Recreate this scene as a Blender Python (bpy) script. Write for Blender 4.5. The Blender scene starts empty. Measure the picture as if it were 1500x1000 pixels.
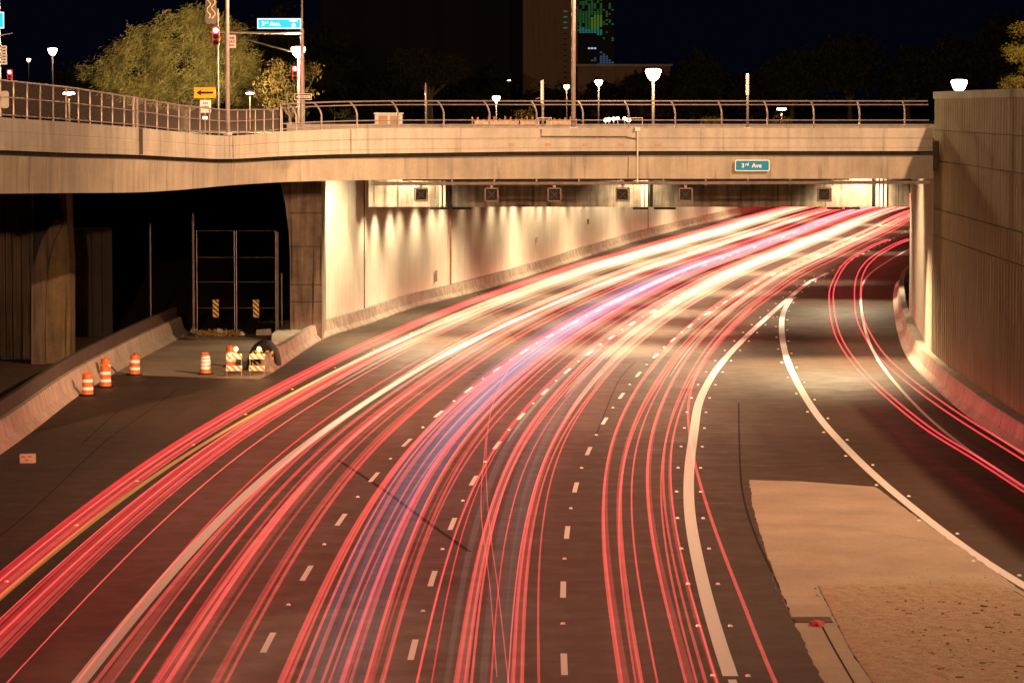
import bpy, math, random
import numpy as np
from mathutils import Vector, noise as mnoise
random.seed(7); rng = np.random.default_rng(7)
SC = bpy.context.scene
COL = SC.collection
R = math.radians

# ------------------------------------------------------------------ camera
FPX = 4755.0; CAMZ = 13.5; PITCH = math.atan(345/FPX)
cd = bpy.data.cameras.new('camera'); cam = bpy.data.objects.new('camera', cd); COL.objects.link(cam)
cd.sensor_width = 36; cd.lens = 36*FPX/1500; cd.clip_start = 0.5; cd.clip_end = 6000
cam.location = (0, 0, CAMZ); cam.rotation_euler = (R(90)-PITCH, 0, 0)
SC.camera = cam
# ------------------------------------------------------------------ world: night sky
W = bpy.data.worlds.new('World'); SC.world = W; W.use_nodes = True
nt = W.node_tree; bg = nt.nodes['Background']
sky = nt.nodes.new('ShaderNodeTexSky'); sky.sky_type = 'NISHITA'; sky.sun_disc = False
sky.sun_elevation = R(-5.0); sky.sun_rotation = R(200); sky.altitude = 300; sky.ozone_density = 2.0
night = nt.nodes.new('ShaderNodeMix'); night.data_type = 'RGBA'; night.blend_type = 'ADD'; night.inputs[0].default_value = 1   # navy night glow on top of the (already dark) sky
night.inputs[7].default_value = (.007, .010, .034, 1); nt.links.new(sky.outputs[0], night.inputs[6])
nt.links.new(night.outputs[2], bg.inputs[0]); bg.inputs[1].default_value = 0.10
SC.view_settings.view_transform = 'Standard'; SC.view_settings.look = 'None'
SC.view_settings.exposure = 0; SC.view_settings.gamma = 1
cy = SC.cycles
cy.max_bounces = 6; cy.diffuse_bounces = 3; cy.glossy_bounces = 3; cy.transparent_max_bounces = 96
cy.volume_bounces = 0; cy.sample_clamp_indirect = 4; cy.caustics_reflective = False; cy.caustics_refractive = False

SODIUM = (1.0, .54, .285); TUNNEL = (1.0, .79, .48)
def light(kind, loc, target, power, color, size=0.3, cone=60, blend=0.6, parent=None, name='lamp_light'):
    l = bpy.data.lights.new(name, kind); l.energy = power; l.color = color
    if kind == 'SPOT': l.spot_size = R(cone); l.spot_blend = blend; l.shadow_soft_size = size
    if kind == 'POINT': l.shadow_soft_size = size
    if kind == 'AREA': l.shape = 'SQUARE'; l.size = size
    o = bpy.data.objects.new(name, l); COL.objects.link(o); o.location = loc
    if target is not None:
        o.rotation_euler = (Vector(target)-Vector(loc)).to_track_quat('-Z', 'Y').to_euler()
    if parent is not None:
        o.parent = parent; o.location = Vector(loc)-parent.location
    return o

# street lighting of the freeway: lamps on tall masts (their masts are built further down)
MAST_RIGHT = (25.4, 112, 27.0); MAST_RIGHT2 = (25.4, 74, 27.0); MAST_NEAR = (-9.0, 16, 17.5); MAST_NEAR2 = (9.0, 14, 17.5); FILL_MAST_LEFT = (-27.0, 100, 26.0)
light('SPOT', MAST_RIGHT, (2, 122, 0), 46000, SODIUM, .35, 150, .5)
light('SPOT', MAST_RIGHT2, (3, 84, 0), 22000, SODIUM, .35, 140, .5)
light('SPOT', MAST_NEAR, (-6, 165, 11), 430000, SODIUM, .35, 23, .75)
light('SPOT', MAST_NEAR2, (8, 165, 11), 330000, SODIUM, .35, 23, .75)

light('SPOT', MAST_RIGHT, (4, 162, 11), 105000, SODIUM, .25, 75, .8)
light('SPOT', MAST_RIGHT, (-19, 158, 0), 120000, SODIUM, .3, 44, .9)
light('SPOT', FILL_MAST_LEFT, (-15, 176, 0), 240000, SODIUM, .35, 26, .9)  # unseen mast lamp added to brighten the concrete pad

# ------------------------------------------------------------------ pixel -> place helpers (only used to measure real positions)
def ray(x, y):
    a = (x-750)/FPX; b = (500-y)/FPX
    return Vector((a, math.cos(PITCH)+b*math.sin(PITCH), -math.sin(PITCH)+b*math.cos(PITCH)))
def G(x, y, z=0.0):
    d = ray(x, y); t = (z-CAMZ)/d.z
    return Vector((d.x*t, d.y*t, z))
def D(x, y, Y):
    d = ray(x, y); t = Y/d.y
    return Vector((d.x*t, Y, CAMZ+d.z*t))

# ------------------------------------------------------------------ materials
def _mat(name):
    m = bpy.data.materials.new(name); m.use_nodes = True
    return m, m.node_tree, m.node_tree.nodes['Principled BSDF']
def coords(t, scale):
    tc = t.nodes.new('ShaderNodeTexCoord'); mp = t.nodes.new('ShaderNodeMapping')
    mp.inputs['Scale'].default_value = scale; t.links.new(tc.outputs['Object'], mp.inputs[0]); return mp.outputs[0]
def noise(t, vec, scale, detail=6, rough=.6):
    n = t.nodes.new('ShaderNodeTexNoise'); n.inputs['Scale'].default_value = scale
    n.inputs['Detail'].default_value = detail; n.inputs['Roughness'].default_value = rough
    t.links.new(vec, n.inputs['Vector']); return n.outputs[0]
def ramp(t, fac, stops):
    r = t.nodes.new('ShaderNodeValToRGB'); e = r.color_ramp.elements
    while len(e) < len(stops): e.new(.5)
    for i, (p, c) in enumerate(stops):
        e[i].position = p; e[i].color = (c, c, c, 1) if isinstance(c, (int, float)) else (*c, 1)
    t.links.new(fac, r.inputs[0]); return r.outputs[0]
def mix(t, a, b, fac, mode='MULTIPLY'):
    m = t.nodes.new('ShaderNodeMix'); m.data_type = 'RGBA'; m.blend_type = mode
    if isinstance(fac, (int, float)): m.inputs[0].default_value = fac
    else: t.links.new(fac, m.inputs[0])
    for i, v in ((6, a), (7, b)):
        if isinstance(v, tuple): m.inputs[i].default_value = (*v, 1)
        else: t.links.new(v, m.inputs[i])
    return m.outputs[2]
def bump(t, p, h, dist, strength=.6):
    b = t.nodes.new('ShaderNodeBump'); b.inputs['Distance'].default_value = dist; b.inputs['Strength'].default_value = strength
    t.links.new(h, b.inputs['Height']); t.links.new(b.outputs[0], p.inputs['Normal'])
def plain(name, col, rough=.6, metal=0, var=.25, scale=3):
    m, t, p = _mat(name)
    if max(col) < .02 or 'sign_face' in name: p.inputs['Specular IOR Level'].default_value = .1
    n = noise(t, coords(t, (1, 1, 1)), scale)
    c = ramp(t, n, [(.3, tuple(x*(1-var) for x in col)), (.7, tuple(min(1, x*(1+var)) for x in col))])
    t.links.new(c, p.inputs['Base Color']); p.inputs['Roughness'].default_value = rough; p.inputs['Metallic'].default_value = metal
    return m
def concrete(name, col, blotch=.35, streak=.4, rough=.85, fine=.15, cscale=.35):
    m, t, p = _mat(name)
    v = coords(t, (1, 1, 1))
    a = ramp(t, noise(t, v, cscale, 7, .65), [(.3, 1-blotch), (.65, 1.0)])
    s = ramp(t, noise(t, coords(t, (1.6, 1.6, .12)), 1.6, 5, .6), [(.32, 1-streak), (.6, 1.0)])
    f = ramp(t, noise(t, v, 9, 8, .7), [(.3, 1-fine), (.7, 1.0)])
    dr_ = ramp(t, noise(t, coords(t, (1.1, 1.1, .045)), 3.2, 3, .5), [(.60, 1.0), (.70, 1-streak*1.3)])
    c = mix(t, mix(t, mix(t, mix(t, col, a, 1.0), s, 1.0), f, 1.0), dr_, 1.0)
    t.links.new(c, p.inputs['Base Color']); p.inputs['Roughness'].default_value = rough
    bump(t, p, noise(t, v, 14, 8, .7), .02, .5)
    return m
def emit(name, col, strength):
    m, t, p = _mat(name)
    p.inputs['Base Color'].default_value = (.02, .02, .02, 1); p.inputs['Roughness'].default_value = .9
    p.inputs['Emission Color'].default_value = (*col, 1); p.inputs['Emission Strength'].default_value = strength
    return m
def glow_volume(name, col, strength):
    m, t, p = _mat(name); t.nodes.remove(p)
    e = t.nodes.new('ShaderNodeEmission'); e.inputs[0].default_value = (*col, 1); e.inputs[1].default_value = strength
    t.links.new(e.outputs[0], t.nodes['Material Output'].inputs['Volume'])
    m.cycles.homogeneous_volume = True
    return m

def asphalt():
    m, t, p = _mat('asphalt')
    v = coords(t, (1, 1, 1))
    big = ramp(t, noise(t, v, .05, 5, .6), [(.3, .78), (.7, 1.15)])
    lane = ramp(t, noise(t, coords(t, (.9, .025, 1)), 1.0, 4, .6), [(.3, .8), (.7, 1.12)])
    grain = ramp(t, noise(t, v, 18, 8, .9), [(.36, .6), (.64, 1.42)])
    patch = ramp(t, noise(t, coords(t, (.12, .3, 1)), .9, 2, .4), [(.56, 1.0), (.60, .86)])
    c = mix(t, mix(t, mix(t, mix(t, (.062, .042, .030), big, 1.0), lane, 1.0), grain, 1.0), patch, 1.0)
    t.links.new(c, p.inputs['Base Color'])
    t.links.new(ramp(t, noise(t, v, .8, 4), [(.3, .55), (.7, .72)]), p.inputs['Roughness']); p.inputs['Specular IOR Level'].default_value = .2
    bump(t, p, noise(t, v, 40, 6, .8), .01, .5)
    return m
def gravel():
    m, t, p = _mat('gravel_soil')
    v = coords(t, (1, 1, 1))
    vo = t.nodes.new('ShaderNodeTexVoronoi'); vo.inputs['Scale'].default_value = 9; t.links.new(v, vo.inputs['Vector'])
    c1 = ramp(t, noise(t, v, 3, 10, .8), [(.3, (.30, .22, .14)), (.5, (.52, .41, .28)), (.72, (.68, .57, .42))])
    c = mix(t, c1, ramp(t, noise(t, v, 16, 9, .9), [(.38, .35), (.52, 1.15)]), 1.0)
    t.links.new(c, p.inputs['Base Color']); p.inputs['Roughness'].default_value = 1
    bump(t, p, noise(t, v, 10, 9, .8), .08, 1)
    return m
def marking(name, col, wear=.45):
    m, t, p = _mat(name)
    v = coords(t, (1, 1, 1))
    c = mix(t, tuple(x*.5 for x in col), col, ramp(t, noise(t, v, 5, 8, .75), [(.22+.1*wear, 0.0), (.38, 1.0)]), 'MIX')
    t.links.new(c, p.inputs['Base Color']); p.inputs['Roughness'].default_value = .6
    return m
def leafmat(name, c0, c1):
    m, t, p = _mat(name)
    n = noise(t, coords(t, (1, 1, 1)), 1.3, 4)
    t.links.new(ramp(t, n, [(.3, c0), (.7, c1)]), p.inputs['Base Color']); p.inputs['Roughness'].default_value = .9; p.inputs['Specular IOR Level'].default_value = .1
    return m
def mesh_screen():
    m, t, p = _mat('wire_screen')
    p.inputs['Base Color'].default_value = (.30, .24, .2, 1); p.inputs['Roughness'].default_value = .6
    tr = t.nodes.new('ShaderNodeBsdfTransparent'); mx = t.nodes.new('ShaderNodeMixShader'); mx.inputs[0].default_value = .2
    t.links.new(tr.outputs[0], mx.inputs[1]); t.links.new(p.outputs[0], mx.inputs[2])
    t.links.new(mx.outputs[0], t.nodes['Material Output'].inputs['Surface'])
    return m
def stripes(name, ca, cb, freq, slant, rough=.5):
    m, t, p = _mat(name)
    tc = t.nodes.new('ShaderNodeTexCoord'); sp = t.nodes.new('ShaderNodeSeparateXYZ'); t.links.new(tc.outputs['Object'], sp.inputs[0])
    a = t.nodes.new('ShaderNodeMath'); a.operation = 'MULTIPLY_ADD'; a.inputs[1].default_value = slant
    t.links.new(sp.outputs[0], a.inputs[0]); t.links.new(sp.outputs[2], a.inputs[2])
    b = t.nodes.new('ShaderNodeMath'); b.operation = 'MULTIPLY'; b.inputs[1].default_value = freq; t.links.new(a.outputs[0], b.inputs[0])
    f = t.nodes.new('ShaderNodeMath'); f.operation = 'FRACT'; t.links.new(b.outputs[0], f.inputs[0])
    g = t.nodes.new('ShaderNodeMath'); g.operation = 'GREATER_THAN'; g.inputs[1].default_value = .5; t.links.new(f.outputs[0], g.inputs[0])
    t.links.new(mix(t, ca, cb, g.outputs[0], 'MIX'), p.inputs['Base Color']); p.inputs['Roughness'].default_value = rough
    return m

M = dict(
 asphalt=asphalt(), gravel=gravel(),
 conc=concrete('bridge_concrete', (.48, .46, .40), .3, .2), conc2=concrete('girder_concrete', (.42, .39, .315), .3, .22),
 tunnelwall=concrete('tunnel_wall_concrete', (.66, .58, .47), .18, .12), barrier=concrete('barrier_concrete', (.52, .45, .37), .3, .35),
 dirtybar=concrete('dirty_barrier_concrete', (.34, .29, .22), .6, .25, cscale=1.2), darkwall=concrete('dark_wall_concrete', (.07, .055, .04), .3, .4),
 pier=concrete('pier_concrete', (.33, .26, .19), .55, .6, cscale=.9), darkpanel=concrete('dark_panel_concrete', (.03, .022, .015), .4, .4), ribdark=concrete('dark_rib_concrete', (.13, .09, .06), .5, .6), pier2=concrete('old_pier_concrete', (.15, .105, .045), .5, .5, cscale=.9),  # rib and panel concretes are plain darker brown tones
 ribwall=concrete('ribbed_wall_concrete', (.34, .285, .175), .3, .18), padc=concrete('pad_concrete', (.34, .28, .21), .5, .0, cscale=.25),
 slab=concrete('slab_concrete', (.50, .41, .32), .3, .0, cscale=.3, fine=.25), gutter=concrete('gutter_concrete', (.45, .37, .30), .35, .0),
 seal=plain('crack_seal', (.016, .014, .012), .8), white=marking('white_paint', (.76, .75, .76), .6), yellow=marking('yellow_paint', (.85, .60, .22), .5),
 steel=plain('galvanised_steel', (.27, .235, .225), .5, .5), dark=plain('dark_metal', (.05, .035, .03), .6), pole=plain('painted_pole', (.36, .31, .30), .5, .2),
 boxframe=plain('brown_frame_paint', (.12, .075, .055), .6), tan=plain('tan_paint', (.34, .22, .14), .6), screen=mesh_screen(), cabinet=plain('cabinet_paint', (.62, .60, .52), .6, 0, .15),
 rust=plain('rusty_pipe', (.28, .09, .04), .7), grass=plain('night_lawn', (.03, .04, .015), 1, 0, .5, .8), soil=plain('dark_soil', (.05, .04, .03), 1),
 orange=plain('orange_plastic', (.62, .15, .02), .45, 0, .15), reflect=plain('white_sheeting', (.85, .85, .87), .3, 0, .05), rubber=plain('black_rubber', (.012, .012, .012), .7),
 teal=plain('teal_sign_face', (.0, .20, .40), .4, 0, .08), signwhite=plain('white_sign_face', (.8, .8, .8), .4, 0, .05), signyellow=plain('yellow_sign_face', (.80, .42, .01), .4, 0, .05),
 black=plain('black_paint', (.008, .008, .008), .5), obm=stripes('hazard_stripes', (.80, .50, .02), (.01, .01, .012), 3.6, .9),
 bar=stripes('barricade_stripes', (.85, .25, .03), (.85, .84, .82), 3.2, 1.0), chev=stripes('chevron_stripes', (.80, .50, .02), (.01, .01, .012), 3.0, -1.0),
 cyan=emit('backlit_sign_face', (.0, .75, .85), 1.1), signlit=emit('backlit_lettering', (1, 1, 1), 1.3),
 redlamp=emit('red_signal_lens', (1, .10, .12), 22), redbody=plain('signal_housing', (.25, .03, .03), .5), lampglow=emit('sodium_lamp_glass', (1, .72, .38), 18),
 lampwhite=emit('pale_lamp_glass', (1, .85, .72), 14), amber=emit('amber_lamp_glass', (1, .55, .14), 9), green=None,
 leaflit=leafmat('mesquite_leaves', (.05, .05, .014), (.20, .19, .06)), leafgold=leafmat('small_tree_leaves', (.03, .027, .007), (.10, .075, .022)),
 leafdark=leafmat('dark_foliage', (.006, .007, .004), (.016, .018, .008)), leafpine=leafmat('pine_needles', (.09, .09, .015), (.20, .19, .035)), bark=plain('bark', (.035, .025, .015), .9),
 towerc=concrete('tower_cladding', (.22, .15, .09), .15, .2), towerdark=plain('tower_glass', (.01, .015, .02), .95), stud=plain('white_stud', (.85, .85, .85), .3, 0, .05), study=plain('yellow_stud', (.85, .6, .05), .3, 0, .05),
 brick=plain('brick_planter', (.40, .26, .17), .9, 0, .3, 5), redcloth=plain('red_cloth', (.55, .05, .07), .8, 0, .2), cardboard=plain('pale_cardboard', (.6, .45, .35), .8),
 redink=plain('red_print', (.55, .04, .04), .7), litter=plain('litter_plastic', (.6, .55, .5), .6), dryleaf=plain('dry_leaf_litter', (.40, .25, .06), 1, 0, .5, 20),
 banner=plain('dark_banner', (.02, .008, .006), .8), bannerart=plain('banner_print', (.20, .14, .07), .8),
)

# ------------------------------------------------------------------ mesh builder
class MB:
    def __init__(s): s.v = []; s.f = []
    def add(s, v, f):
        n = len(s.v); s.v += [tuple(p) for p in v]; s.f += [tuple(i+n for i in q) for q in f]; return s
    def box(s, c, d, rz=0):
        cx, cy_, cz = c; dx, dy, dz = (k/2 for k in d); ca, sa = math.cos(rz), math.sin(rz); v = []
        for z in (-dz, dz):
            for x, y in ((-dx, -dy), (dx, -dy), (dx, dy), (-dx, dy)): v.append((cx+x*ca-y*sa, cy_+x*sa+y*ca, cz+z))
        return s.add(v, [(0, 3, 2, 1), (4, 5, 6, 7), (0, 1, 5, 4), (1, 2, 6, 5), (2, 3, 7, 6), (3, 0, 4, 7)])
    def tube(s, path, r, n=8, cap=True):
        path = [Vector(p) for p in path]; k = len(path); rr = r if isinstance(r, (list, tuple)) else [r]*k; v = []
        for i, p in enumerate(path):
            t = (path[min(i+1, k-1)]-path[max(i-1, 0)]).normalized()
            u = t.cross(Vector((0, 0, 1)));
            if u.length < .05: u = Vector((1, 0, 0))
            u.normalize(); w = u.cross(t).normalized()
            a = rr[i] if isinstance(rr[i], tuple) else (rr[i], rr[i])
            for j in range(n):
                q = 2*math.pi*j/n; v.append(p+u*math.cos(q)*a[0]+w*math.sin(q)*a[1])
        f = [(i*n+j, i*n+(j+1) % n, (i+1)*n+(j+1) % n, (i+1)*n+j) for i in range(k-1) for j in range(n)]
        if cap: f += [tuple(range(n-1, -1, -1)), tuple((k-1)*n+j for j in range(n))]
        return s.add(v, f)
    def prism(s, poly, z0, z1):
        n = len(poly); v = [(p[0], p[1], z0) for p in poly]+[(p[0], p[1], z1) for p in poly]
        return s.add(v, [tuple(range(n-1, -1, -1)), tuple(range(n, 2*n))]+[(i, (i+1) % n, n+(i+1) % n, n+i) for i in range(n)])
    def slabY(s, poly, y0, y1):       # polygon in x,z pushed through y
        n = len(poly); v = [(p[0], y0, p[1]) for p in poly]+[(p[0], y1, p[1]) for p in poly]
        return s.add(v, [tuple(range(n)), tuple(range(2*n-1, n-1, -1))]+[(i, n+i, n+(i+1) % n, (i+1) % n) for i in range(n)])
    def sweep(s, rows, closed=False):   # rows: list of equally long point lists
        m = len(rows[0]); v = [p for r in rows for p in r]; f = []
        for i in range(len(rows)-1):
            for j in range(m if closed else m-1): f.append((i*m+j, i*m+(j+1) % m, (i+1)*m+(j+1) % m, (i+1)*m+j))
        if closed: f += [tuple(range(m-1, -1, -1)), tuple((len(rows)-1)*m+j for j in range(m))]
        return s.add(v, f)
    def lathe(s, c, prof, n=20):
        v = []; k = len(prof)
        for r, z in prof:
            for j in range(n): q = 2*math.pi*j/n; v.append((c[0]+r*math.cos(q), c[1]+r*math.sin(q), c[2]+z))
        return s.add(v, [(i*n+j, i*n+(j+1) % n, (i+1)*n+(j+1) % n, (i+1)*n+j) for i in range(k-1) for j in range(n)]+[tuple(range(n-1, -1, -1)), tuple((k-1)*n+j for j in range(n))])
    def build(s, name, mat, parent=None, smooth=False, kind=None, label=None):
        me = bpy.data.meshes.new(name); off = Vector((0, 0, 0)); q = parent
        while q is not None: off = off+q.location; q = q.parent
        me.from_pydata([(a-off.x, b-off.y, c-off.z) for a, b, c in s.v], [], s.f); me.materials.append(mat)
        if smooth: me.polygons.foreach_set('use_smooth', [True]*len(me.polygons))
        me.update(); o = bpy.data.objects.new(name, me); COL.objects.link(o)
        if parent is not None: o.parent = parent
        if kind: o['kind'] = kind
        if label: o['label'] = label
        return o
def tag(o, label, cat, group=None, kind=None):
    o['label'] = label; o['category'] = cat
    if group: o['group'] = group
    if kind: o['kind'] = kind
    return o
def thing(name, label, cat, loc, group=None):
    o = bpy.data.objects.new(name, None); COL.objects.link(o); o.location = loc; o.empty_display_size = .3
    return tag(o, label, cat, group)
def copy_tree(o, parent=None, loc=None, label=None):
    c = o.copy(); COL.objects.link(c); c.parent = parent
    if loc is not None: c.location = loc
    if label: c['label'] = label
    for ch in [k for k in bpy.data.objects if k.parent == o]: copy_tree(ch, c)
    return c
def textmesh(s, size, loc, mb=None, yflip=0, bold=.0):
    cu = bpy.data.curves.new('t', 'FONT'); cu.body = s; cu.size = size; cu.resolution_u = 2; cu.offset = bold; cu.extrude = .004
    ob = bpy.data.objects.new('t', cu); me = bpy.data.meshes.new_from_object(ob)
    mb.add([(loc[0]+v.co.x, loc[1]-v.co.z, loc[2]+v.co.y) for v in me.vertices], [tuple(p.vertices) for p in me.polygons])
    bpy.data.objects.remove(ob); bpy.data.curves.remove(cu); bpy.data.meshes.remove(me)
def disp_width(s, size):
    cu = bpy.data.curves.new('t', 'FONT'); cu.body = s; cu.size = size; ob = bpy.data.objects.new('t', cu)
    me = bpy.data.meshes.new_from_object(ob); w = max(v.co.x for v in me.vertices); bpy.data.objects.remove(ob); return w

def catmull(pts, step=1.0):
    P = [Vector((p[0], p[1], p[2] if len(p) > 2 else 0)) for p in pts]; P = [P[0]*2-P[1]]+P+[P[-1]*2-P[-2]]; out = []
    for i in range(1, len(P)-2):
        n = max(1, int((P[i+1]-P[i]).length/step))
        for k in range(n):
            t = k/n; a, b, c, d = P[i-1], P[i], P[i+1], P[i+2]
            out.append(.5*((2*b)+(c-a)*t+(2*a-5*b+4*c-d)*t*t+(3*b-a-3*c+d)*t*t*t))
    out.append(P[-2]); return out
def smooth(P, w):
    out = []
    for i in range(len(P)):
        k = min(w, i, len(P)-1-i); seg = P[i-k:i+k+1]; out.append(sum(seg, Vector((0, 0, 0)))/len(seg))
    return out
# the lane line the whole carriageway follows
Epx = [(826, 973), (824, 863), (830, 779), (842, 714), (861, 661), (884, 618), (909, 581), (933, 550), (958, 523), (983, 500), (1010, 478), (1036, 459), (1063, 442), (1089, 425), (1115, 411), (1140, 399), (1164, 389), (1187, 378), (1208, 368), (1232, 358), (1260, 345), (1288, 331), (1320, 318)]
Epts = [Vector((1.1, 48, 0)), Vector((1.15, 62, 0))]+[G(*q) for q in Epx]+[Vector((54.5, 425, 0)), Vector((63, 455, 0)), Vector((72, 485, 0))]
REF = smooth(catmull(Epts, 1.0), 9)
def at_offset(u, i):
    a = REF[max(i-1, 0)]; b = REF[min(i+1, len(REF)-1)]; t = (b-a).normalized(); return REF[i]+Vector((t.y, -t.x, 0))*u
def lane_path(u, i0=0, i1=None, z=0, drift=None):
    i1 = len(REF) if i1 is None else min(i1, len(REF)); out = []
    for i in range(i0, i1):
        p = at_offset(u+(drift(i) if drift else 0), i); out.append(Vector((p.x, p.y, z)))
    return out
def offset_of(P):
    best = None
    for i in range(1, len(REF)-1):
        d = (Vector((P.x, P.y, 0))-REF[i]).length
        if best is None or d < best[0]:
            t = (REF[i+1]-REF[i-1]).normalized(); best = (d, (P.x-REF[i].x)*t.y-(P.y-REF[i].y)*t.x)
    return best[1]
def ribbon(mb, path, w, z):
    L = []; R_ = []
    for i, p in enumerate(path):
        a = path[max(i-1, 0)]; b = path[min(i+1, len(path)-1)]; t = (b-a).normalized(); n = Vector((t.y, -t.x, 0))
        ww = w(i/len(path)) if callable(w) else w
        L.append((p.x-n.x*ww/2, p.y-n.y*ww/2, z)); R_.append((p.x+n.x*ww/2, p.y+n.y*ww/2, z))
    mb.sweep([[l, r] for l, r in zip(L, R_)])
exec_parts = []

# ================================================================== THE SETTING
road = MB().add([(-90, 10, 0), (95, 10, 0), (95, 720, 0), (-90, 720, 0)], [(0, 1, 2, 3)]).build('road', M['asphalt'], kind='structure')
MB().add([(-4000, -600, -.6), (4000, -600, -.6), (4000, 5000, -.6), (-4000, 5000, -.6)], [(0, 1, 2, 3)]).build('ground', M['soil'], kind='structure')
def gpoly(px, z, name, mat, parent=None, kind=None, jitter=0):
    P = [G(*q) for q in px]
    if jitter:
        Q = []
        for i, p in enumerate(P):
            q = P[(i+1) % len(P)]; n = max(1, int((q-p).length/.5))
            for k in range(n): r_ = p.lerp(q, k/n); Q.append(r_+Vector((random.gauss(0, jitter), random.gauss(0, jitter), 0)))
        P = Q
    return MB().add([(p.x, p.y, z) for p in P], [tuple(range(len(P)))]).build(name, mat, parent, kind=kind)
o = gpoly([(160, 548), (240, 551), (379, 556), (402, 545), (402, 489), (277, 489)], .006, 'concrete_pad', M['padc'], kind='structure')
# concrete gore and gravel area between main road and ramp
gpoly([(1098, 703), (1170, 705), (1282, 713), (1314, 736), (1370, 776), (1434, 820), (1500, 868), (1560, 915), (1500, 872), (1470, 858), (1198, 858), (1222, 904), (1246, 952), (1278, 1000), (1320, 1070), (1330, 1090), (1250, 1090), (1236, 1050), (1206, 1000), (1182, 952), (1160, 904), (1134, 840), (1114, 784), (1102, 740)], .012, 'paved_gore', M['slab'], kind='structure', jitter=.02)
gv = MB(); gl = [G(*q) for q in [(1198, 858), (1222, 904), (1246, 952), (1278, 1000), (1330, 1090)]]; gr_ = [G(*q) for q in [(1470, 857.5), (1545, 903), (1620, 950), (1700, 1000), (1850, 1090)]]
rows = []
gl_s = catmull(gl, .6); gr_s = catmull(gr_, .6*(len(catmull(gr_, .6))/max(1, len(gl_s)))); n = min(len(gl_s), len(gr_s))
for k in range(n):
    a = gl_s[k]; b = gr_s[int(k*(len(gr_s)-1)/(n-1))]; row = []
    for j in range(30):
        q = a.lerp(b, j/29); h = .03+(.05*random.random() if 0 < j < 29 and 0 < k < n-1 else 0); row.append((q.x, q.y, h))
    rows.append(row)
gv.sweep(rows).build('gravel', M['gravel'], kind='structure')
cl = MB(); a0, a1 = G(1200, 862), G(1290, 1010)
for k in range(1300):
    x = random.uniform(10.2, 26); y = random.uniform(60, 88); P = Vector((x, y, 0))
    if y > gl[0].y-.3 or x < 7.8+(gl[0].y-y)*.0+1.2: continue
    t = (gl[0].y-y)/(gl[0].y-gl[3].y); xl = gl[0].x+(gl[3].x-gl[0].x)*t
    if x < xl+.3: continue
    s = random.uniform(.02, .06); q = random.uniform(0, 3.1)
    cl.box((x, y, .05+s*.3), (s*random.choice((1, 1, 3.5)), s, s*.6), q)
cl.build('gravel_clods', M['dryleaf'], kind='stuff')['label'] = 'loose stones and dry twigs scattered over the gravel area'
# ---- paint
def dashes(u, name, first, period=12.19, length=3.05, w=.16, ymax=9e9):
    mb = MB(); s = 0; path = lane_path(u); cum = [0]
    for i in range(1, len(path)): cum.append(cum[-1]+(path[i]-path[i-1]).length)
    s0 = next(c for c, p in zip(cum, path) if p.y >= first)
    centers = []
    k = -4
    while True:
        sc_ = s0+k*period; k += 1
        if sc_ > cum[-1]-4: break
        if sc_ < 3: continue
        def pos(s):
            j = max(0, min(len(cum)-2, int(np.searchsorted(cum, s)-1))); return path[j].lerp(path[j+1], (s-cum[j])/(cum[j+1]-cum[j]))
        if pos(sc_).y > ymax: break
        ribbon(mb, [pos(sc_-length/2+length*q/4) for q in range(5)], w, .008)
        m = pos(sc_+period/2); centers.append(m)
    mb.build(name, M['white'], road, kind='stuff') if False else mb.build(name, M['white'], road)
    return centers
studs = []
for u, px in ((-7.45, (396, 946)), (-3.75, (606, 957)), (0.0, (826, 973))):
    c = dashes(u, 'lane_marking', G(*px).y); studs += [(p, 'white', 'the dashed line') for p in c if 70 < p.y < 300]
dashes(3.97, 'lane_marking', G(1228, 391).y, 6.0, 1.8, .16)
mb = MB(); ribbon(mb, lane_path(-15.5), .22, .008); mb.build('yellow_edge_line', M['yellow'], road)
mb = MB(); ribbon(mb, lane_path(-11.4), .38, .008); mb.build('white_lane_line', M['white'], road)
Fpx = [(1070, 990), (1040, 896), (1016, 792), (1009, 736), (1010, 680), (1018, 624), (1024, 588), (1050, 540), (1088, 498), (1120, 468), (1152, 440), (1184, 414), (1212, 400)]
Fp = smooth(catmull([G(*q) for q in Fpx], 1), 5); mb = MB(); ribbon(mb, Fp, .37, .008); mb.build('gore_line', M['white'], road)
mb = MB(); ribbon(mb, smooth(catmull([G(1072, 995), G(1100, 1060), G(1130, 1120)], 1), 1), .2, .008); mb.build('gore_line', M['white'], road)
Gpx = [(1160, 436), (1148, 456), (1145, 484), (1152, 524), (1172, 568), (1200, 612), (1232, 648), (1274, 690), (1330, 738), (1394, 788), (1450, 828), (1500, 858), (1600, 915)]
Gp = smooth(catmull([G(*q) for q in Gpx], 1), 5); mb = MB(); ribbon(mb, Gp, .34, .009); mb.build('gore_line', M['white'], road)
Hpx = [(1345, 362), (1330, 366), (1292, 388), (1268, 408), (1261, 432), (1264, 468), (1276, 508), (1304, 552), (1360, 612), (1420, 660), (1472, 696), (1530, 735), (1620, 790)]
Hp = smooth(catmull([G(*q) for q in Hpx], 1), 5); mb = MB(); ribbon(mb, Hp, .16, .008); mb.build('ramp_edge_line', M['white'], road)
for k in range(0, len(Fp)-3, 7):
    t = (Fp[k+1]-Fp[k]).normalized(); nrm = Vector((t.y, -t.x, 0))
    studs += [(Fp[k]+nrm*.42, 'white', 'the wide gore line'), (Fp[k]-nrm*.42, 'white', 'the wide gore line')]
for k in range(3, len(Gp)-3, 9):
    t = (Gp[k+1]-Gp[k]).normalized(); nrm = Vector((t.y, -t.x, 0)); studs.append((Gp[k]+nrm*.34, 'white', 'the ramp line')); studs.append((Gp[k+3]-nrm*.34, 'white', 'the ramp line'))
yl = lane_path(-15.85)
for k in range(30, 260, 12): studs.append((yl[k], 'yellow', 'the yellow edge line'))
proto = {}
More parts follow.
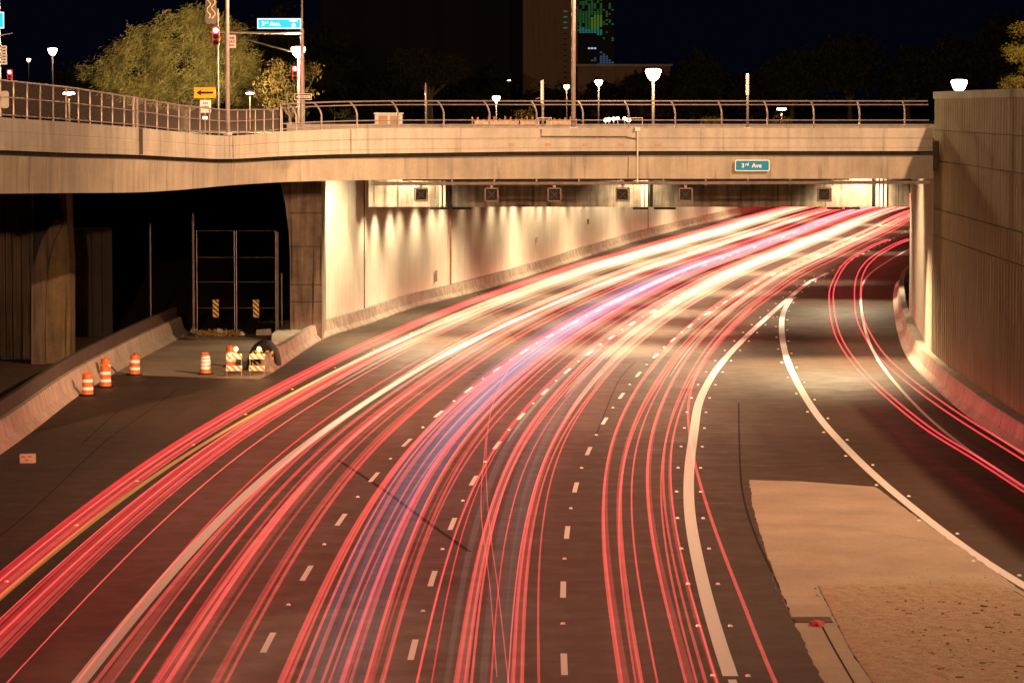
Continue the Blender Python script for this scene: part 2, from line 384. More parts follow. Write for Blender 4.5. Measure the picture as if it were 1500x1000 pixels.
for p, c, where in studs:
    if c not in proto:
        o = MB().add([(-.05, -.05, 0), (.05, -.05, 0), (.05, .05, 0), (-.05, .05, 0), (-.03, -.03, .025), (.03, -.03, .025), (.03, .03, .025), (-.03, .03, .025)], [(4, 5, 6, 7), (0, 1, 5, 4), (1, 2, 6, 5), (2, 3, 7, 6), (3, 0, 4, 7)]).build('road_stud', M['stud' if c == 'white' else 'study']); proto[c] = o
        o.scale = (1.2, 2.2, 1.4)
    else:
        o = proto[c].copy(); COL.objects.link(o)
    o.location = (p.x, p.y, .009); tag(o, 'small %s reflective road stud beside %s' % (c, where), 'road stud', 'road studs beside %s' % where)
# ---- cracks, joints and sealed trench across the road
mb = MB()
for px, w in (([(496, 674), (560, 716), (620, 760), (688, 808)], .16), ([(1082, 590), (1084, 680), (1090, 732), (1108, 788), (1136, 848), (1160, 900)], .07), ([(0, 785), (60, 735), (150, 650), (220, 600), (262, 568)], .05),
              ([(120, 650), (190, 592), (270, 578)], .05), ([(255, 690), (330, 612), (400, 575)], .04), ([(500, 660), (620, 560), (700, 510)], .03), ([(695, 395), (702, 432), (760, 500)], .05), ([(872, 640), (905, 560), (930, 530)], .05)):
    ribbon(mb, catmull([G(*q) for q in px], .7), w, .005)
mb.build('road_crack', M['seal'], road)
mb = MB()
for y, x0, x1 in ((648, 1026, 1190), (680, 1024, 1200), (736, 1022, 1090), (720, 1022, 1088), (620, 1030, 1180), (637, 110, 185)):
    ribbon(mb, [G(x0, y), G((x0+x1)/2, y+1.2), G(x1, y)], .03, .0052)
mb.build('road_scratch', M['gutter'], road)
mb = MB()
for px in ([(1098, 770), (1180, 768), (1260, 776), (1402, 800)], [(1160, 905), (1128, 838)]):
    Q = catmull([G(*q) for q in px], .5); ribbon(mb, [p_+Vector((random.gauss(0, .02), random.gauss(0, .04), 0)) for p_ in Q], .025, .0165)
mb.build('slab_crack', M['pier'], kind='structure')
mb = MB()
for k in range(110):
    p_ = G(random.uniform(1200, 1480), 857-abs(random.gauss(0, 14))); s_ = random.uniform(.01, .03); mb.box((p_.x, p_.y, .014+s_*.2), (s_*random.choice((1, 2)), s_, s_*.3), random.random()*3)
for k in range(120):
    q_ = random.random(); p_ = G(1205+q_*80+random.gauss(0, 5), 862+q_*138); s_ = random.uniform(.015, .05); mb.box((p_.x, p_.y, .016+s_*.3), (s_, s_*1.5, s_*.5), random.random()*3)
mb.build('slab_grit', M['gravel'], kind='stuff')['label'] = 'dirt and grit washed from the gravel onto the concrete'
mb = MB(); ribbon(mb, catmull([G(1198, 905), G(1215, 938), G(1236, 975), G(1262, 1020)], .5), .05, .018); mb.build('gutter_joint', M['seal'], kind='structure')

# ---- right ramp: retaining wall and sloped kerb barrier
Wl = catmull([(24.2, 197.5), (22.8, 181), (21.4, 165), (21.0, 148), (20.75, 131), (20.6, 110), (20.9, 90), (21.5, 60), (22.2, 30)], .12)
ret = thing('retaining_wall', 'tall ribbed brown concrete retaining wall along the right side ramp', 'wall', (21.2, 120, 0))
front = [p for p in Wl if p.y <= 165]
def rib_rows(path, z0, z1, back=.5):
    rows = []; s = 0
    for i, p in enumerate(path):
        if i: s += (path[i]-path[i-1]).length
        a = path[max(i-1, 0)]; b = path[min(i+1, len(path)-1)]; t = (b-a).normalized(); nr = Vector((-t.y, t.x, 0))
        if nr.x > 0: nr = -nr
        ph = s % .90; d = .055 if ph < .34 else 0
        q = p-nr*d; rows.append([(q.x, q.y, z0), (q.x, q.y, z1), (p.x-nr.x*back, p.y-nr.y*back, z1), (p.x-nr.x*back, p.y-nr.y*back, z0)])
    return rows
for z0, z1 in ((0, 6.98), (7.03, 8.33), (8.38, 10.73), (10.78, 12.25), (12.30, 13.85)):
    MB().sweep(rib_rows(front, z0, z1), True).build('ribbed_panel', M['ribwall'], ret)
MB().sweep([[(p.x-.06, p.y, 13.85), (p.x-.06, p.y, 14.2), (p.x+.6, p.y, 14.2), (p.x+.6, p.y, 13.85)] for p in front[::8]], True).build('coping', M['conc2'], ret)
MB().sweep([[(p.x+.12, p.y, 0), (p.x+.12, p.y, 13.84), (p.x+.4, p.y, 13.84), (p.x+.4, p.y, 0)] for p in front[::8]], True).build('wall_core', M['darkwall'], ret)
# smooth end wall going into the tunnel
endw = [p for p in Wl if p.y > 165.2]
tw = thing('tunnel_entry_wall', 'smooth pale concrete wall at the right tunnel entrance beside the ribbed wall', 'wall', (22.8, 181, 0))
MB().sweep([[(p.x, p.y, 0), (p.x, p.y, 10.2), (p.x+.8, p.y, 10.2), (p.x+.8, p.y, 0)] for p in endw[::10]+[endw[-1]]], True).build('wall_face', M['tunnelwall'], tw)
Rw = catmull([(24.3, 197.6), (26.4, 216), (29.2, 239), (33, 262), (46, 330), (60, 380), (74, 430), (88, 480)], 2)
MB().sweep([[(p.x+.3, p.y, 0), (p.x+.3, p.y, 10.2), (p.x+1, p.y, 10.2), (p.x+1, p.y, 0)] for p in Rw], True).build('inner_wall_face', M['tunnelwall'], tw)
Kb = [(-1, 0)]
kbase = [Vector((46, 333, 0)), G(1328, 402), G(1310, 424), G(1309, 452), G(1314, 484), G(1324, 516), G(1340, 540), G(1360, 560), G(1400, 596), G(1450, 634), G(1500, 668), Vector((19.4, 108, 0)), Vector((19.4, 85, 0)), Vector((20, 55, 0)), Vector((20.7, 30, 0))]
kb = smooth(catmull(kbase, 1), 4)
rows = []
for i, p in enumerate(kb):
    a = kb[max(i-1, 0)]; b = kb[min(i+1, len(kb)-1)]; t = (b-a).normalized(); nr = Vector((-t.y, t.x, 0))
    if nr.x < 0: nr = -nr
    rows.append([(p.x+nr.x*d, p.y+nr.y*d, z) for d, z in ((0, 0), (0, .08), (.28, .32), (.42, .95), (.75, .97), (.75, 0))])
bar = MB().sweep(rows, True).build('concrete_barrier', M['barrier']); tag(bar, 'curved sloped concrete barrier at the foot of the right retaining wall', 'barrier')
mb = MB()
for i in range(0, len(kb)-1):
    p = kb[i]; q = kb[i+1]
    w = [w_ for w_ in Wl if abs(w_.y-p.y) < .4]
    if not w or p.y > 196 or p.y < 40: continue
    mb.add([(p.x+.74, p.y, .9), (w[0].x+.1, p.y, .93), (w[0].x+.1, q.y, .93), (q.x+.74, q.y, .9)], [(0, 1, 2, 3)])
mb.build('barrier_shelf', M['gutter'], bar)

# ---- right terrain, park and deck behind the bridge
MB().prism([(21.7, 30), (22, 165), (160, 165), (160, 30)], 8, 13.84).build('bank', M['soil'], kind='structure')
# ---- OVERPASS: parapet and girder follow a curve (x pixel, depth, top, bottom, girder bottom)
TAB = [(-70, 118, 166, 218, 286), (0, 125, 172, 220, 284), (100, 132, 179, 224, 283), (200, 140, 187, 227, 282), (267, 146, 194, 230.5, 278), (333, 152, 199, 233, 272), (413, 158, 193, 229, 267), (500, 160, 189, 226, 264.5), (600, 160.5, 187.5, 224.5, 263), (800, 160.5, 187.5, 222, 262), (1000, 160.5, 187.5, 221.5, 262), (1200, 160.5, 187.5, 221.5, 262), (1366, 160.5, 187.5, 221.5, 262), (1380, 160.5, 187.5, 221.5, 262)]
def tabrow(x):
    for i in range(len(TAB)-1):
        if TAB[i][0] <= x <= TAB[i+1][0]:
            a = TAB[max(i-1, 0)]; b = TAB[i]; c = TAB[i+1]; d = TAB[min(i+2, len(TAB)-1)]; t = (x-b[0])/(c[0]-b[0]); out = []
            for k in range(1, 5):
                m0 = (c[k]-a[k])/(c[0]-a[0])*(c[0]-b[0]); m1 = (d[k]-b[k])/(d[0]-b[0])*(c[0]-b[0])
                out.append((2*t**3-3*t*t+1)*b[k]+(t**3-2*t*t+t)*m0+(-2*t**3+3*t*t)*c[k]+(t**3-t*t)*m1)
            return out
over = thing('overpass', 'long tan concrete street overpass crossing the freeway with dark tunnel opening beneath', 'bridge', (0, 161, 9))
cols = [(x, tabrow(x)) for x in list(range(-70, 1361, 10))+[1366.5]]
pr = []; gr2 = []; slabfront = []
for x, (Y, yt, yb, yg) in cols:
    T = D(x, yt, Y); B = D(x, yb, Y); Gb = D(x, yg, Y+.9); h = T.z-B.z; X = T.x
    pr.append([(X, Y+.35, T.z), (X, Y, T.z), (X, Y, T.z-.10*h), (X, Y+.0, T.z-.42*h), (X, Y+.05, T.z-.44*h), (X, Y+.05, T.z-.46*h), (X, Y, T.z-.48*h), (X, Y, T.z-.83*h), (X, Y+.03, T.z-.85*h), (X, Y+.0, T.z-.88*h), (X, Y, B.z), (X, Y+2.7, B.z), (X, Y+2.7, B.z+.2), (X, Y+.35, B.z+.2)])
    sl = .55 if x < 430 else .06
    gx = Gb.x
    gr2.append([(gx, Y+.9, B.z-.22), (gx, Y+.9+(sl*.3), (B.z+Gb.z)/2), (gx, Y+.95+sl*.3, Gb.z), (gx, Y+4, Gb.z), (gx, Y+4, B.z-.01), (gx, Y+2.5, B.z-.01), (gx, Y+2.5, B.z-.22)]); slabfront.append((gx, Y+1.5))
MB().sweep(pr, True).build('parapet', M['conc'], over)
MB().sweep(gr2, True).build('girder', M['conc2'], over)
poly = slabfront+[(60, 163), (130, 300), (130, 640), (-110, 640), (-110, 110)]
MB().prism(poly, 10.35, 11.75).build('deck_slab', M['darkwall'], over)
for s0, s1, nm in ((-40, 25, 0),):
    pass
# joints on the parapet
mb = MB()
for x in (201, 204, 206, 341, 514, 1330):
    Y, yt, yb, yg = tabrow(x); T = D(x, yt, Y); B = D(x, yb, Y)
    if x in (204,): mb.box((T.x, Y-.01, (T.z+B.z)/2), (.30, .05, T.z-B.z-.04), .25)
    if x in (514, 341): mb.box((T.x, Y-.004, (T.z+B.z)/2), (.035, .03, T.z-B.z-.06))
mb.build('expansion_joint', M['darkwall'], over)
mb = MB()
for x in (750, 803, 857, 910, 964):
    p = D(x, 212, 160.5); mb.box((p.x, 160.49, p.z), (.28, .05, .14))
mb.build('anchor_plate', M['tan'], over)
# back parapet (far side of the sidewalk) and deck
fp_ = thing('far_parapet', 'low pale kerb wall on the far side of the overpass sidewalk', 'wall', (0, 172, 11.7))
a = D(420, 182, 176); b = D(1370, 183, 176)
MB().add([(a.x, 176, 11.75), (b.x, 176, 11.75), (b.x, 176, a.z), (a.x, 176, a.z), (a.x, 176.4, a.z), (b.x, 176.4, a.z), (b.x, 176.4, 11.75), (a.x, 176.4, 11.75)], [(0, 1, 2, 3), (3, 2, 5, 4), (7, 6, 5, 4), (0, 3, 4, 7), (1, 6, 5, 2)]).build('kerb_face', M['conc'], fp_)
MB().add([(-140, 178, 12.0), (180, 178, 12.0), (900, 900, 12.2), (2500, 3500, 12.2), (-2500, 3500, 12.2), (-900, 900, 12.2)], [(0, 1, 2, 3, 4, 5)]).build('park_ground', M['grass'], kind='structure')
MB().prism([(22.2, 160), (60, 165), (180, 178), (60, 178), (24, 178)], 11.76, 12.0).build('pavement', M['conc'], kind='structure')
# ---- portal beam with pipes and boxes
PB = 197.0
pl = D(540, 303, PB); prr = D(1332, 303, PB)
MB().box(((pl.x+prr.x)/2, PB+.6, (pl.z+10.35)/2), (prr.x-pl.x, 1.2, 10.35-pl.z)).build('portal_beam', M['pier'], over)
for x in (645, 651, 657, 941, 947, 953, 1279, 1285, 1291, 1297):
    p = D(x, 285, PB-.05)
    sl = x in (657, 953, 1279)
    MB().box((p.x, PB-.06, (pl.z+9.3)/2), (.14, .12, 9.3-pl.z-.02)).build('beam_slot' if sl else 'beam_pilaster', M['black' if sl else 'tunnelwall'], over)
mb = MB()
for x0, x1 in ((630, 658), (662, 690), (927, 949), (958, 990), (1212, 1234), (1238, 1260)):
    a = D(x0, 304, PB-.3); b = D(x1, 304, PB-.3); mb.box(((a.x+b.x)/2, PB-.2, pl.z-.08), (b.x-a.x, .35, .14))
mb.build('bearing_pad', M['black'], over)
cp = thing('conduit_run', 'long horizontal steel conduit fixed below the overpass girder', 'pipe', D(950, 268, 162))
a = D(545, 269, 162.5); b = D(1362, 267, 162.5)
MB().tube([(a.x, 162.5, a.z), (b.x, 162.5, b.z)], .09, 10).build('pipe', M['pole'], cp)
MB().tube([(a.x+1.5, 162.8, a.z+.17), (b.x-4, 162.8, b.z+.15)], .05, 8).build('thin_pipe', M['dark'], cp)
mb = MB()
for x in range(600, 1350, 62):
    p = D(x, 265, 162.5); mb.box((p.x, 162.6, a.z+.16), (.08, .12, .5))
mb.build('bracket', M['steel'], cp)
# drop conduit on the parapet
dc = thing('drop_conduit', 'thin grey cable conduit running down the overpass face at the left of the blue sign', 'pipe', D(934, 200, 160))
p0, p1, p2 = D(934, 190, 160.3), D(934, 222, 160.3), D(934, 268, 160.3)
MB().tube([(p0.x, 160.35, p0.z), (p1.x, 160.35, p1.z), (p2.x, 160.35, p2.z)], .035, 6).build('conduit', M['cabinet'], dc)
p3 = D(793, 200, 160.3); MB().tube([(p3.x, 160.42, p3.z+.35), (p3.x, 160.42, p3.z), (p0.x-.6, 160.42, p3.z-.01), (p0.x, 160.42, p3.z-.15)], .03, 6).build('side_conduit', M['dark'], dc)
MB().box((p0.x, 160.3, p0.z+.02), (.25, .2, .18)).build('junction_box', M['cabinet'], dc)
sb = []
names = ['leftmost, beside the bright beam end', 'second from the left', 'third from the left', 'fourth, just left of the middle slot', 'fifth, right of the middle slot', 'rightmost, close to the right end of the beam']
for k, x in enumerate((617, 720, 812, 912, 1004, 1207)):
    p = D(x, 285, 163.2); t = thing('signal_box', 'dark square box under the overpass, '+names[k], 'signal box', p, 'square signal boxes under the overpass')
    mb = MB(); w = .64
    mb.box((p.x, 163.25, p.z), (w-.1, .28, w-.1)); mb.build('housing', M['black'], t)
    mb = MB()
    for dx, dz, sx, sz in ((0, w/2, w, .06), (0, -w/2, w, .06), (w/2, 0, .06, w), (-w/2, 0, .06, w)): mb.box((p.x+dx, 163.02, p.z+dz), (sx+.001, .34, sz+.001))
    mb.build('frame', M['boxframe'], t)
    mb = MB(); mb.tube([(p.x-.22, 163.08, p.z-.22), (p.x+.22, 163.08, p.z+.22)], .018, 5); mb.tube([(p.x-.22, 163.08, p.z+.22), (p.x+.22, 163.08, p.z-.22)], .018, 5); mb.build('cross', M['dark'], t)
    MB().box((p.x, 163.1, p.z+w/2+.13), (.14, .1, .22)).build('hanger', M['steel'], t)

# ---- left tunnel wall with its barrier
wb = [G(400, 545), G(480, 493), G(533, 478), G(600, 453), G(700, 427), G(800, 397), G(880, 370), G(960, 346), G(1040, 326), G(1120, 308), Vector((48, 470, 0)), Vector((62, 510, 0))]
wbs = smooth(catmull(wb, 1), 5)
def offset_rows(path, prof, side=-1):
    rows = []
    for i, p in enumerate(path):
        a = path[max(i-1, 0)]; b = path[min(i+1, len(path)-1)]; t = (b-a).normalized(); nr = Vector((t.y, -t.x, 0))*side
        rows.append([(p.x+nr.x*d, p.y+nr.y*d, z) for d, z in prof])
    return rows
PROF = ((0, 0), (0, .08), (.22, .30), (.34, .88), (.62, .88), (.62, 0))
lb = MB().sweep(offset_rows(wbs, PROF), True).build('concrete_barrier', M['dirtybar']); tag(lb, 'stained concrete barrier along the foot of the pale tunnel wall', 'barrier')
wp = [p for p in wbs if p.y > 189]
lw = thing('tunnel_wall', 'long curving pale concrete tunnel wall left of the traffic lanes', 'wall', (wp[0].x, wp[0].y, 0))
MB().sweep(offset_rows(wp, ((.66, 0), (.66, 10.34), (1.6, 10.34), (1.6, 0))), True).build('wall_face', M['tunnelwall'], lw)
def on_wall(x, d=.60):   # wall point seen at pixel column x
    best = min(wp, key=lambda p: abs(750+FPX*(p.x-.6)/p.y-x)); return best
mb = MB(); p = on_wall(660); mb.tube([(p.x-.50, p.y-.1, .9), (p.x-.50, p.y-.1, 9)], .07, 8); mb.build('drain_pipe', M['rust'], lw)
mb = MB()
for x in (534, 950): p = on_wall(x); mb.box((p.x-.60, p.y, 5), (.06, .06, 9.5))
mb.build('wall_joint', M['darkwall'], lw)
for x, z, w in ((640, 1.7, .35), (785, 2.6, .22), (862, 3.0, .2)):
    p = on_wall(x); MB().box((p.x-.55, p.y, z), (.14, .3, w*2.2)).build('wall_box', M['tan'], lw)
# ---- median island, pier
isl = MB().prism([tuple(G(*q)[:2]) for q in ((398, 540), (430, 516), (470, 494), (466, 480), (424, 484), (398, 505))], 0, .62).build('median_island', M['slab'], kind='structure')
Yp = 187.0
def P2(px, Y): return [(D(x, y, Y).x, D(x, y, Y).z) for x, y in px]
pi = thing('bridge_pier', 'rough stained brown concrete pier between the gate and the bright tunnel wall', 'pier', D(447, 480, Yp))
MB().slabY([(D(472, 480, Yp).x, 0), (D(472, 480, Yp).x, 10.34), (D(404, 262, Yp).x, 10.34)]+[(D(x, y, Yp).x, D(x, y, Yp).z) for x, y in ((411, 267), (418, 300), (423, 340), (425, 385), (425, 440))]+[(D(425, 472, Yp).x, 0)], Yp, Yp+4).build('pier_shaft', M['pier'], pi)
mb = MB()
for y in (312, 361, 417, 442):
    a = D(424, y, Yp); b = D(471, y+2, Yp); mb.box(((a.x+b.x)/2, Yp-.004, a.z), (b.x-a.x, .03, .05))
mb.build('form_joint', M['darkwall'], pi)
# ---- left piers and ribbed walls in the shade
Yq = 170.0
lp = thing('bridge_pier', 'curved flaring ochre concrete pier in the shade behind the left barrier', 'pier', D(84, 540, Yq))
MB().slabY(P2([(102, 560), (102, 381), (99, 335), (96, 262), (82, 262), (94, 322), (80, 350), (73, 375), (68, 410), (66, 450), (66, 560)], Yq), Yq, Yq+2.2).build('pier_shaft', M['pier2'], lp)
MB().slabY(P2([(66, 575), (66, 450), (68, 410), (73, 375), (80, 350), (95, 322), (80, 322), (62, 350), (48, 392), (46, 430), (46, 575)], Yq-.4), Yq-.4, Yq+.9).build('pier_flare', M['ribdark'], lp)  # flare in a darker concrete than the shaft
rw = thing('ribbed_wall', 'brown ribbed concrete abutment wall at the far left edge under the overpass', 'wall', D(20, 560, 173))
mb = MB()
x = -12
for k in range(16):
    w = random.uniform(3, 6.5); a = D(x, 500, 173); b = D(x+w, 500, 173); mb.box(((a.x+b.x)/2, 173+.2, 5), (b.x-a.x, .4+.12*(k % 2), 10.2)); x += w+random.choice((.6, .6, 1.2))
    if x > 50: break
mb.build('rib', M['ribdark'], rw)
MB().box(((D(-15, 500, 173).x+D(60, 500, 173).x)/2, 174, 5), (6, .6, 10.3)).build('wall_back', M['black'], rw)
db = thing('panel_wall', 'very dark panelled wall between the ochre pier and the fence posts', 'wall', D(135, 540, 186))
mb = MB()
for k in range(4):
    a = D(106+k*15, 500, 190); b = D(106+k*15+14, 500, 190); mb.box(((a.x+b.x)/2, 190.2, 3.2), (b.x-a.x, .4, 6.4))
mb.build('panel', M['darkpanel'], db)
# ---- left ramp barrier
bp = [Vector((-19.9, 60, 0)), Vector((-19.85, 95, 0)), G(0, 666), G(63, 620), G(115, 579), G(185, 537), G(235, 510), G(277, 489)]
bps = smooth(catmull(bp, 1), 6)
lbr = MB().sweep(offset_rows(bps, ((0, 0), (0, .08), (.3, .34), (.48, 1.02), (.7, 1.02), (.7, 0))), True).build('concrete_barrier', M['barrier']); tag(lbr, 'sloped tan concrete barrier along the left shoulder with orange drums in front', 'barrier')
dw = MB().sweep(offset_rows(bps, ((.72, 0), (.72, 1.62), (.92, 1.62), (.92, 0))), True).build('low_wall', M['darkwall']); tag(dw, 'low dark wall running behind the left sloped barrier', 'wall')  # upright strip in one dark concrete tone

# ================================================================== gate and fence under the bridge
YG = 192.5
gate = thing('chain_link_gate', 'tall double chain link gate with two striped markers under the overpass', 'gate', D(345, 490, YG))
def vpost(x, y0, y1, r, name, mat, parent, Y=YG):
    a = D(x, y1, Y); b = D(x, y0, Y); return MB().tube([(a.x, Y, a.z), (a.x, Y, b.z)], r, 8).build(name, mat, parent)
for x, y0 in ((284, 312), (407, 340)): vpost(x, y0, 492, .075, 'gate_post', M['steel'], gate)
for x0, x1 in ((288.5, 343.5), (346.5, 404)):
    mb = MB(); z1 = D(x0, 338, YG).z; z0 = D(x0, 489, YG).z; xa = D(x0, 400, YG).x; xb = D(x1, 400, YG).x
    for xx in (xa, xb): mb.tube([(xx, YG-.02, z0), (xx, YG-.02, z1)], .028, 6)
    for yy in (338, 377, 413, 451): zz = D(300, yy, YG).z; mb.tube([(xa, YG-.02, zz), (xb, YG-.02, zz)], .013, 6)
    lf = mb.build('gate_leaf', M['steel'], gate)
for x, nm in ((316, 'left'), (375, 'right')):
    p = D(x, 452, YG-.08); t = MB(); t.box((0, 0, 0), (.36, .03, 1.06))
    o = t.build('hazard_marker', M['obm']); o.location = p; tag(o, 'yellow and black diagonal striped marker board on the %s gate leaf' % nm, 'marker', 'striped marker boards on the gate')
for k, (x, y0, y1) in enumerate(((221, 327, 466), (163, 372, 505), (107, 380, 540), (413, 400, 478))):
    a = D(x, y1, YG); b = D(x, y0, YG); o = MB().tube([(0, 0, 0), (0, 0, b.z-max(0, a.z))], .05, 8).build('fence_post', M['steel']); o.location = (a.x, YG, max(0, a.z))
    tag(o, 'slim steel fence post under the overpass, '+('standing free between gate and dark panels', 'at the right edge of the dark panels', 'beside the ochre curved pier', 'just right of the gate beside the brown pier')[k], 'fence post', 'fence posts beside the gate')
# litter by the gate
for k, (x, y, w, h, m, lab) in enumerate(((322, 488, .9, .28, 'litter', 'crumpled grey white plastic sheet by the gate foot'), (284, 486, .5, .3, 'litter', 'pale rubbish heap at the foot of the left gate post'), (355, 491, .35, .22, 'signwhite', 'small white scrap lying below the gate middle'))):
    p = G(x, y); mb = MB(); v = []
    n = 12
    for r_, z in ((1, 0), (.85, .5), (.4, .9)):
        for j in range(n): q = 2*math.pi*j/n; s_ = random.uniform(.7, 1.2); v.append((p.x+w/2*r_*s_*math.cos(q), p.y+.3*r_*s_*math.sin(q), z*h*random.uniform(.6, 1.2)))
    v.append((p.x, p.y, h)); mb.add(v, [(i*n+j, i*n+(j+1) % n, (i+1)*n+(j+1) % n, (i+1)*n+j) for i in range(2) for j in range(n)]+[(2*n+j, 2*n+(j+1) % n, 3*n) for j in range(n)])
    tag(mb.build('litter', M[m]), lab, 'litter')
p = G(386, 491); tag(MB().add([(p.x-.45, p.y, 0), (p.x+.5, p.y, 0), (p.x+.5, p.y+.5, 0), (p.x-.45, p.y+.5, 0), (p.x-.42, p.y+.05, .32), (p.x+.42, p.y+.05, .38), (p.x+.42, p.y+.42, .38), (p.x-.42, p.y+.42, .32)], [(4, 5, 6, 7), (0, 1, 5, 4), (1, 2, 6, 5), (2, 3, 7, 6), (3, 0, 4, 7)]).build('concrete_block', M['barrier']), 'small pale concrete block on the ground right of the gate', 'block')
mb = MB()
for k in range(420):
    p = G(random.uniform(286, 352), random.uniform(486, 493)); s_ = random.uniform(.03, .09); mb.box((p.x, p.y, s_*.6+random.random()**2*.15), (s_, s_, s_*.7), random.random()*3)
mb.build('leaf_litter', M['dryleaf'], kind='stuff')['label'] = 'dry leaves and twigs drifted along the foot of the gate'
def weed(px, name, label, n, spread, h, mat):
    p = G(*px); mb = MB()
    for k in range(n):
        x = p.x+random.gauss(0, spread); y = p.y+random.gauss(0, spread*.8); q = random.uniform(0, 6.28); L = h*random.uniform(.4, 1)*max(.3, 1-abs(x-p.x)/spread/2.5)
        dx, dy = math.cos(q)*.05, math.sin(q)*.05; mb.add([(x-dx, y-dy, .6), (x+dx, y+dy, .6), (x+dy*3*random.uniform(-1, 1), y, .6+L)], [(0, 1, 2)])
    return mb.build(name, mat)
mb = weed((447, 473), 'weed', '', 260, .35, .42, M['leafgold']); tag(mb, 'bushy green weed growing on the median island by the brown pier', 'plant')
mb = weed((425, 486), 'weed', '', 420, .75, .16, M['leafgold']); tag(mb, 'low dry grass patch on the median island behind the crash cushion', 'plant')

# ================================================================== traffic control objects
def make_drum(pattern):
    root = thing('traffic_drum', 'x', 'traffic drum', (0, 0, 0), 'orange traffic drums on the left shoulder')
    H = 1.02; r0, r1 = .29, .225
    def rad(z): return r0+(r1-r0)*z/H
    b = MB(); prof = []
    bands = [(.06, .24), (.26, .42), (.44, .60), (.62, .78), (.80, H)]
    for z0, z1 in bands: prof += [(rad(z0), z0), (rad(z1), z1)]
    prof += [(rad(H)*.92, H), (rad(H)*.9, H-.02)]
    b.lathe((0, 0, 0), prof, 24).build('body', M['orange'], root, smooth=False)
    for z0, z1 in pattern: MB().lathe((0, 0, 0), [(rad(z0)+.006, z0), (rad(z1)+.006, z1)], 24).build('stripe', M['reflect'], root)
    MB().lathe((0, 0, 0), [(.40, 0), (.40, .05), (.31, .07)], 16).build('base', M['rubber'], root)
    MB().box((0, 0, H+.05), (.30, .05, .07)).box((-.14, 0, H+.01), (.04, .05, .06)).box((.14, 0, H+.01), (.04, .05, .06)).build('handle', M['orange'], root)
    return root
dr = make_drum([(.27, .41), (.63, .77)]); dr4 = make_drum([(.27, .41), (.45, .59), (.63, .77), (.81, .92)])
spots = [((128, 579), 'orange drum with white bands nearest the camera against the left barrier'), ((154.5, 567), 'orange drum standing in front of another drum by the left barrier'), ((154, 556), 'orange drum half hidden behind another drum by the left barrier'),
         ((197, 549), 'orange drum standing apart where the dark asphalt meets the concrete pad'), ((338, 537), 'orange drum behind the left striped barricade')]
for k, (px, lab) in enumerate(spots):
    g = G(*px); o = dr if k == 0 else copy_tree(dr, None, None); o.location = g; o['label'] = lab; o.rotation_euler = (random.uniform(-.05, .05), random.uniform(-.05, .05), k*.7)
dr4.location = G(301, 548); dr4['label'] = 'orange drum with four bands standing left of the two barricades'
def make_barricade():
    root = thing('barricade', 'x', 'barricade', (0, 0, 0), 'striped barricades with amber lamps')
    for dx in (-.36, .36):
        MB().tube([(dx, -.18, 0), (dx, 0, 1.14)], .018, 6).tube([(dx, .22, 0), (dx, .02, 1.1)], .018, 6).build('leg', M['steel'], root)
    MB().box((0, -.06, 1.0), (.80, .03, .26)).build('board', M['bar'], root)
    MB().box((0, -.16, .42), (.80, .03, .26)).build('board', M['bar'], root)
    lh = MB().box((.10, 0, 1.2), (.1, .1, .12)).build('lamp_housing', M['orange'], root)
    MB().lathe((.10, -.03, 1.26), [(.03, 0), (.10, .05), (.115, .11), (.08, .2), (.02, .23)], 14).build('lamp_lens', M['amber'], lh)
    light('POINT', (.1, -.25, 1.4), None, 30, (1, .6, .2), .08, parent=root)
    return root
b1 = make_barricade(); b1.location = G(343, 551); b1.rotation_euler.z = .08; b1['label'] = 'orange and white barricade with amber lamp standing in front of a drum'
b2 = copy_tree(b1, None, G(377, 551)); b2.rotation_euler.z = -.05; b2['label'] = 'orange and white barricade with amber lamp in front of the crash cushion'
# crash cushion at the end of the median barrier
cpos = G(385, 540); cc = thing('crash_cushion', 'black rounded crash cushion with yellow chevrons at the barrier end', 'crash cushion', cpos)
mb = MB(); rows = []
for k in range(5):
    y = cpos.y+.2+k*.45; w = .80+.05*(k in (1, 2, 3)); rows.append([(cpos.x-.05+k*.02+w*math.cos(q), y, max(0, (1.3+.08*(k in (1, 2, 3)))*math.sin(q))*(1+.03*(k % 2))) for q in [math.pi*j/12 for j in range(13)]])
mb.sweep(rows, True).build('body', M['rubber'], cc)
for dx, rot, m in ((-.28, .35, 'obm'), (.28, -.35, 'chev')):
    mb = MB(); o = MB().box((0, 0, 0), (.56, .05, .85)).build('chevron_panel', M[m]); o.parent = cc; o.location = (dx, -.05, .52); o.rotation_euler.z = rot
for k in range(3):
    z = .62+.24*k; a = G(398, 540); b = Vector((a.x+.2, a.y+4.5, 0)); MB().tube([(a.x-.45, a.y+.6, z), (a.x-.1, a.y+2.2, z+.02), (b.x-.1, b.y-1.2, z)], [(.03, .085)]*3, 8).build('guard_rail', M['barrier'], cc)
# box on the road
p = G(40, 678); cb = thing('box', 'small pale carton with red print lying on the left shoulder', 'box', p)
MB().box((p.x, p.y+.15, .17), (.58, .36, .33), .06).build('carton', M['cardboard'], cb)
MB().box((p.x-.14, p.y-.045, .24), (.16, .02, .06), .06).box((p.x+.10, p.y-.03, .25), (.14, .02, .05), .06).box((p.x-.02, p.y-.04, .12), (.12, .02, .05), .06).build('print', M['redink'], cb)
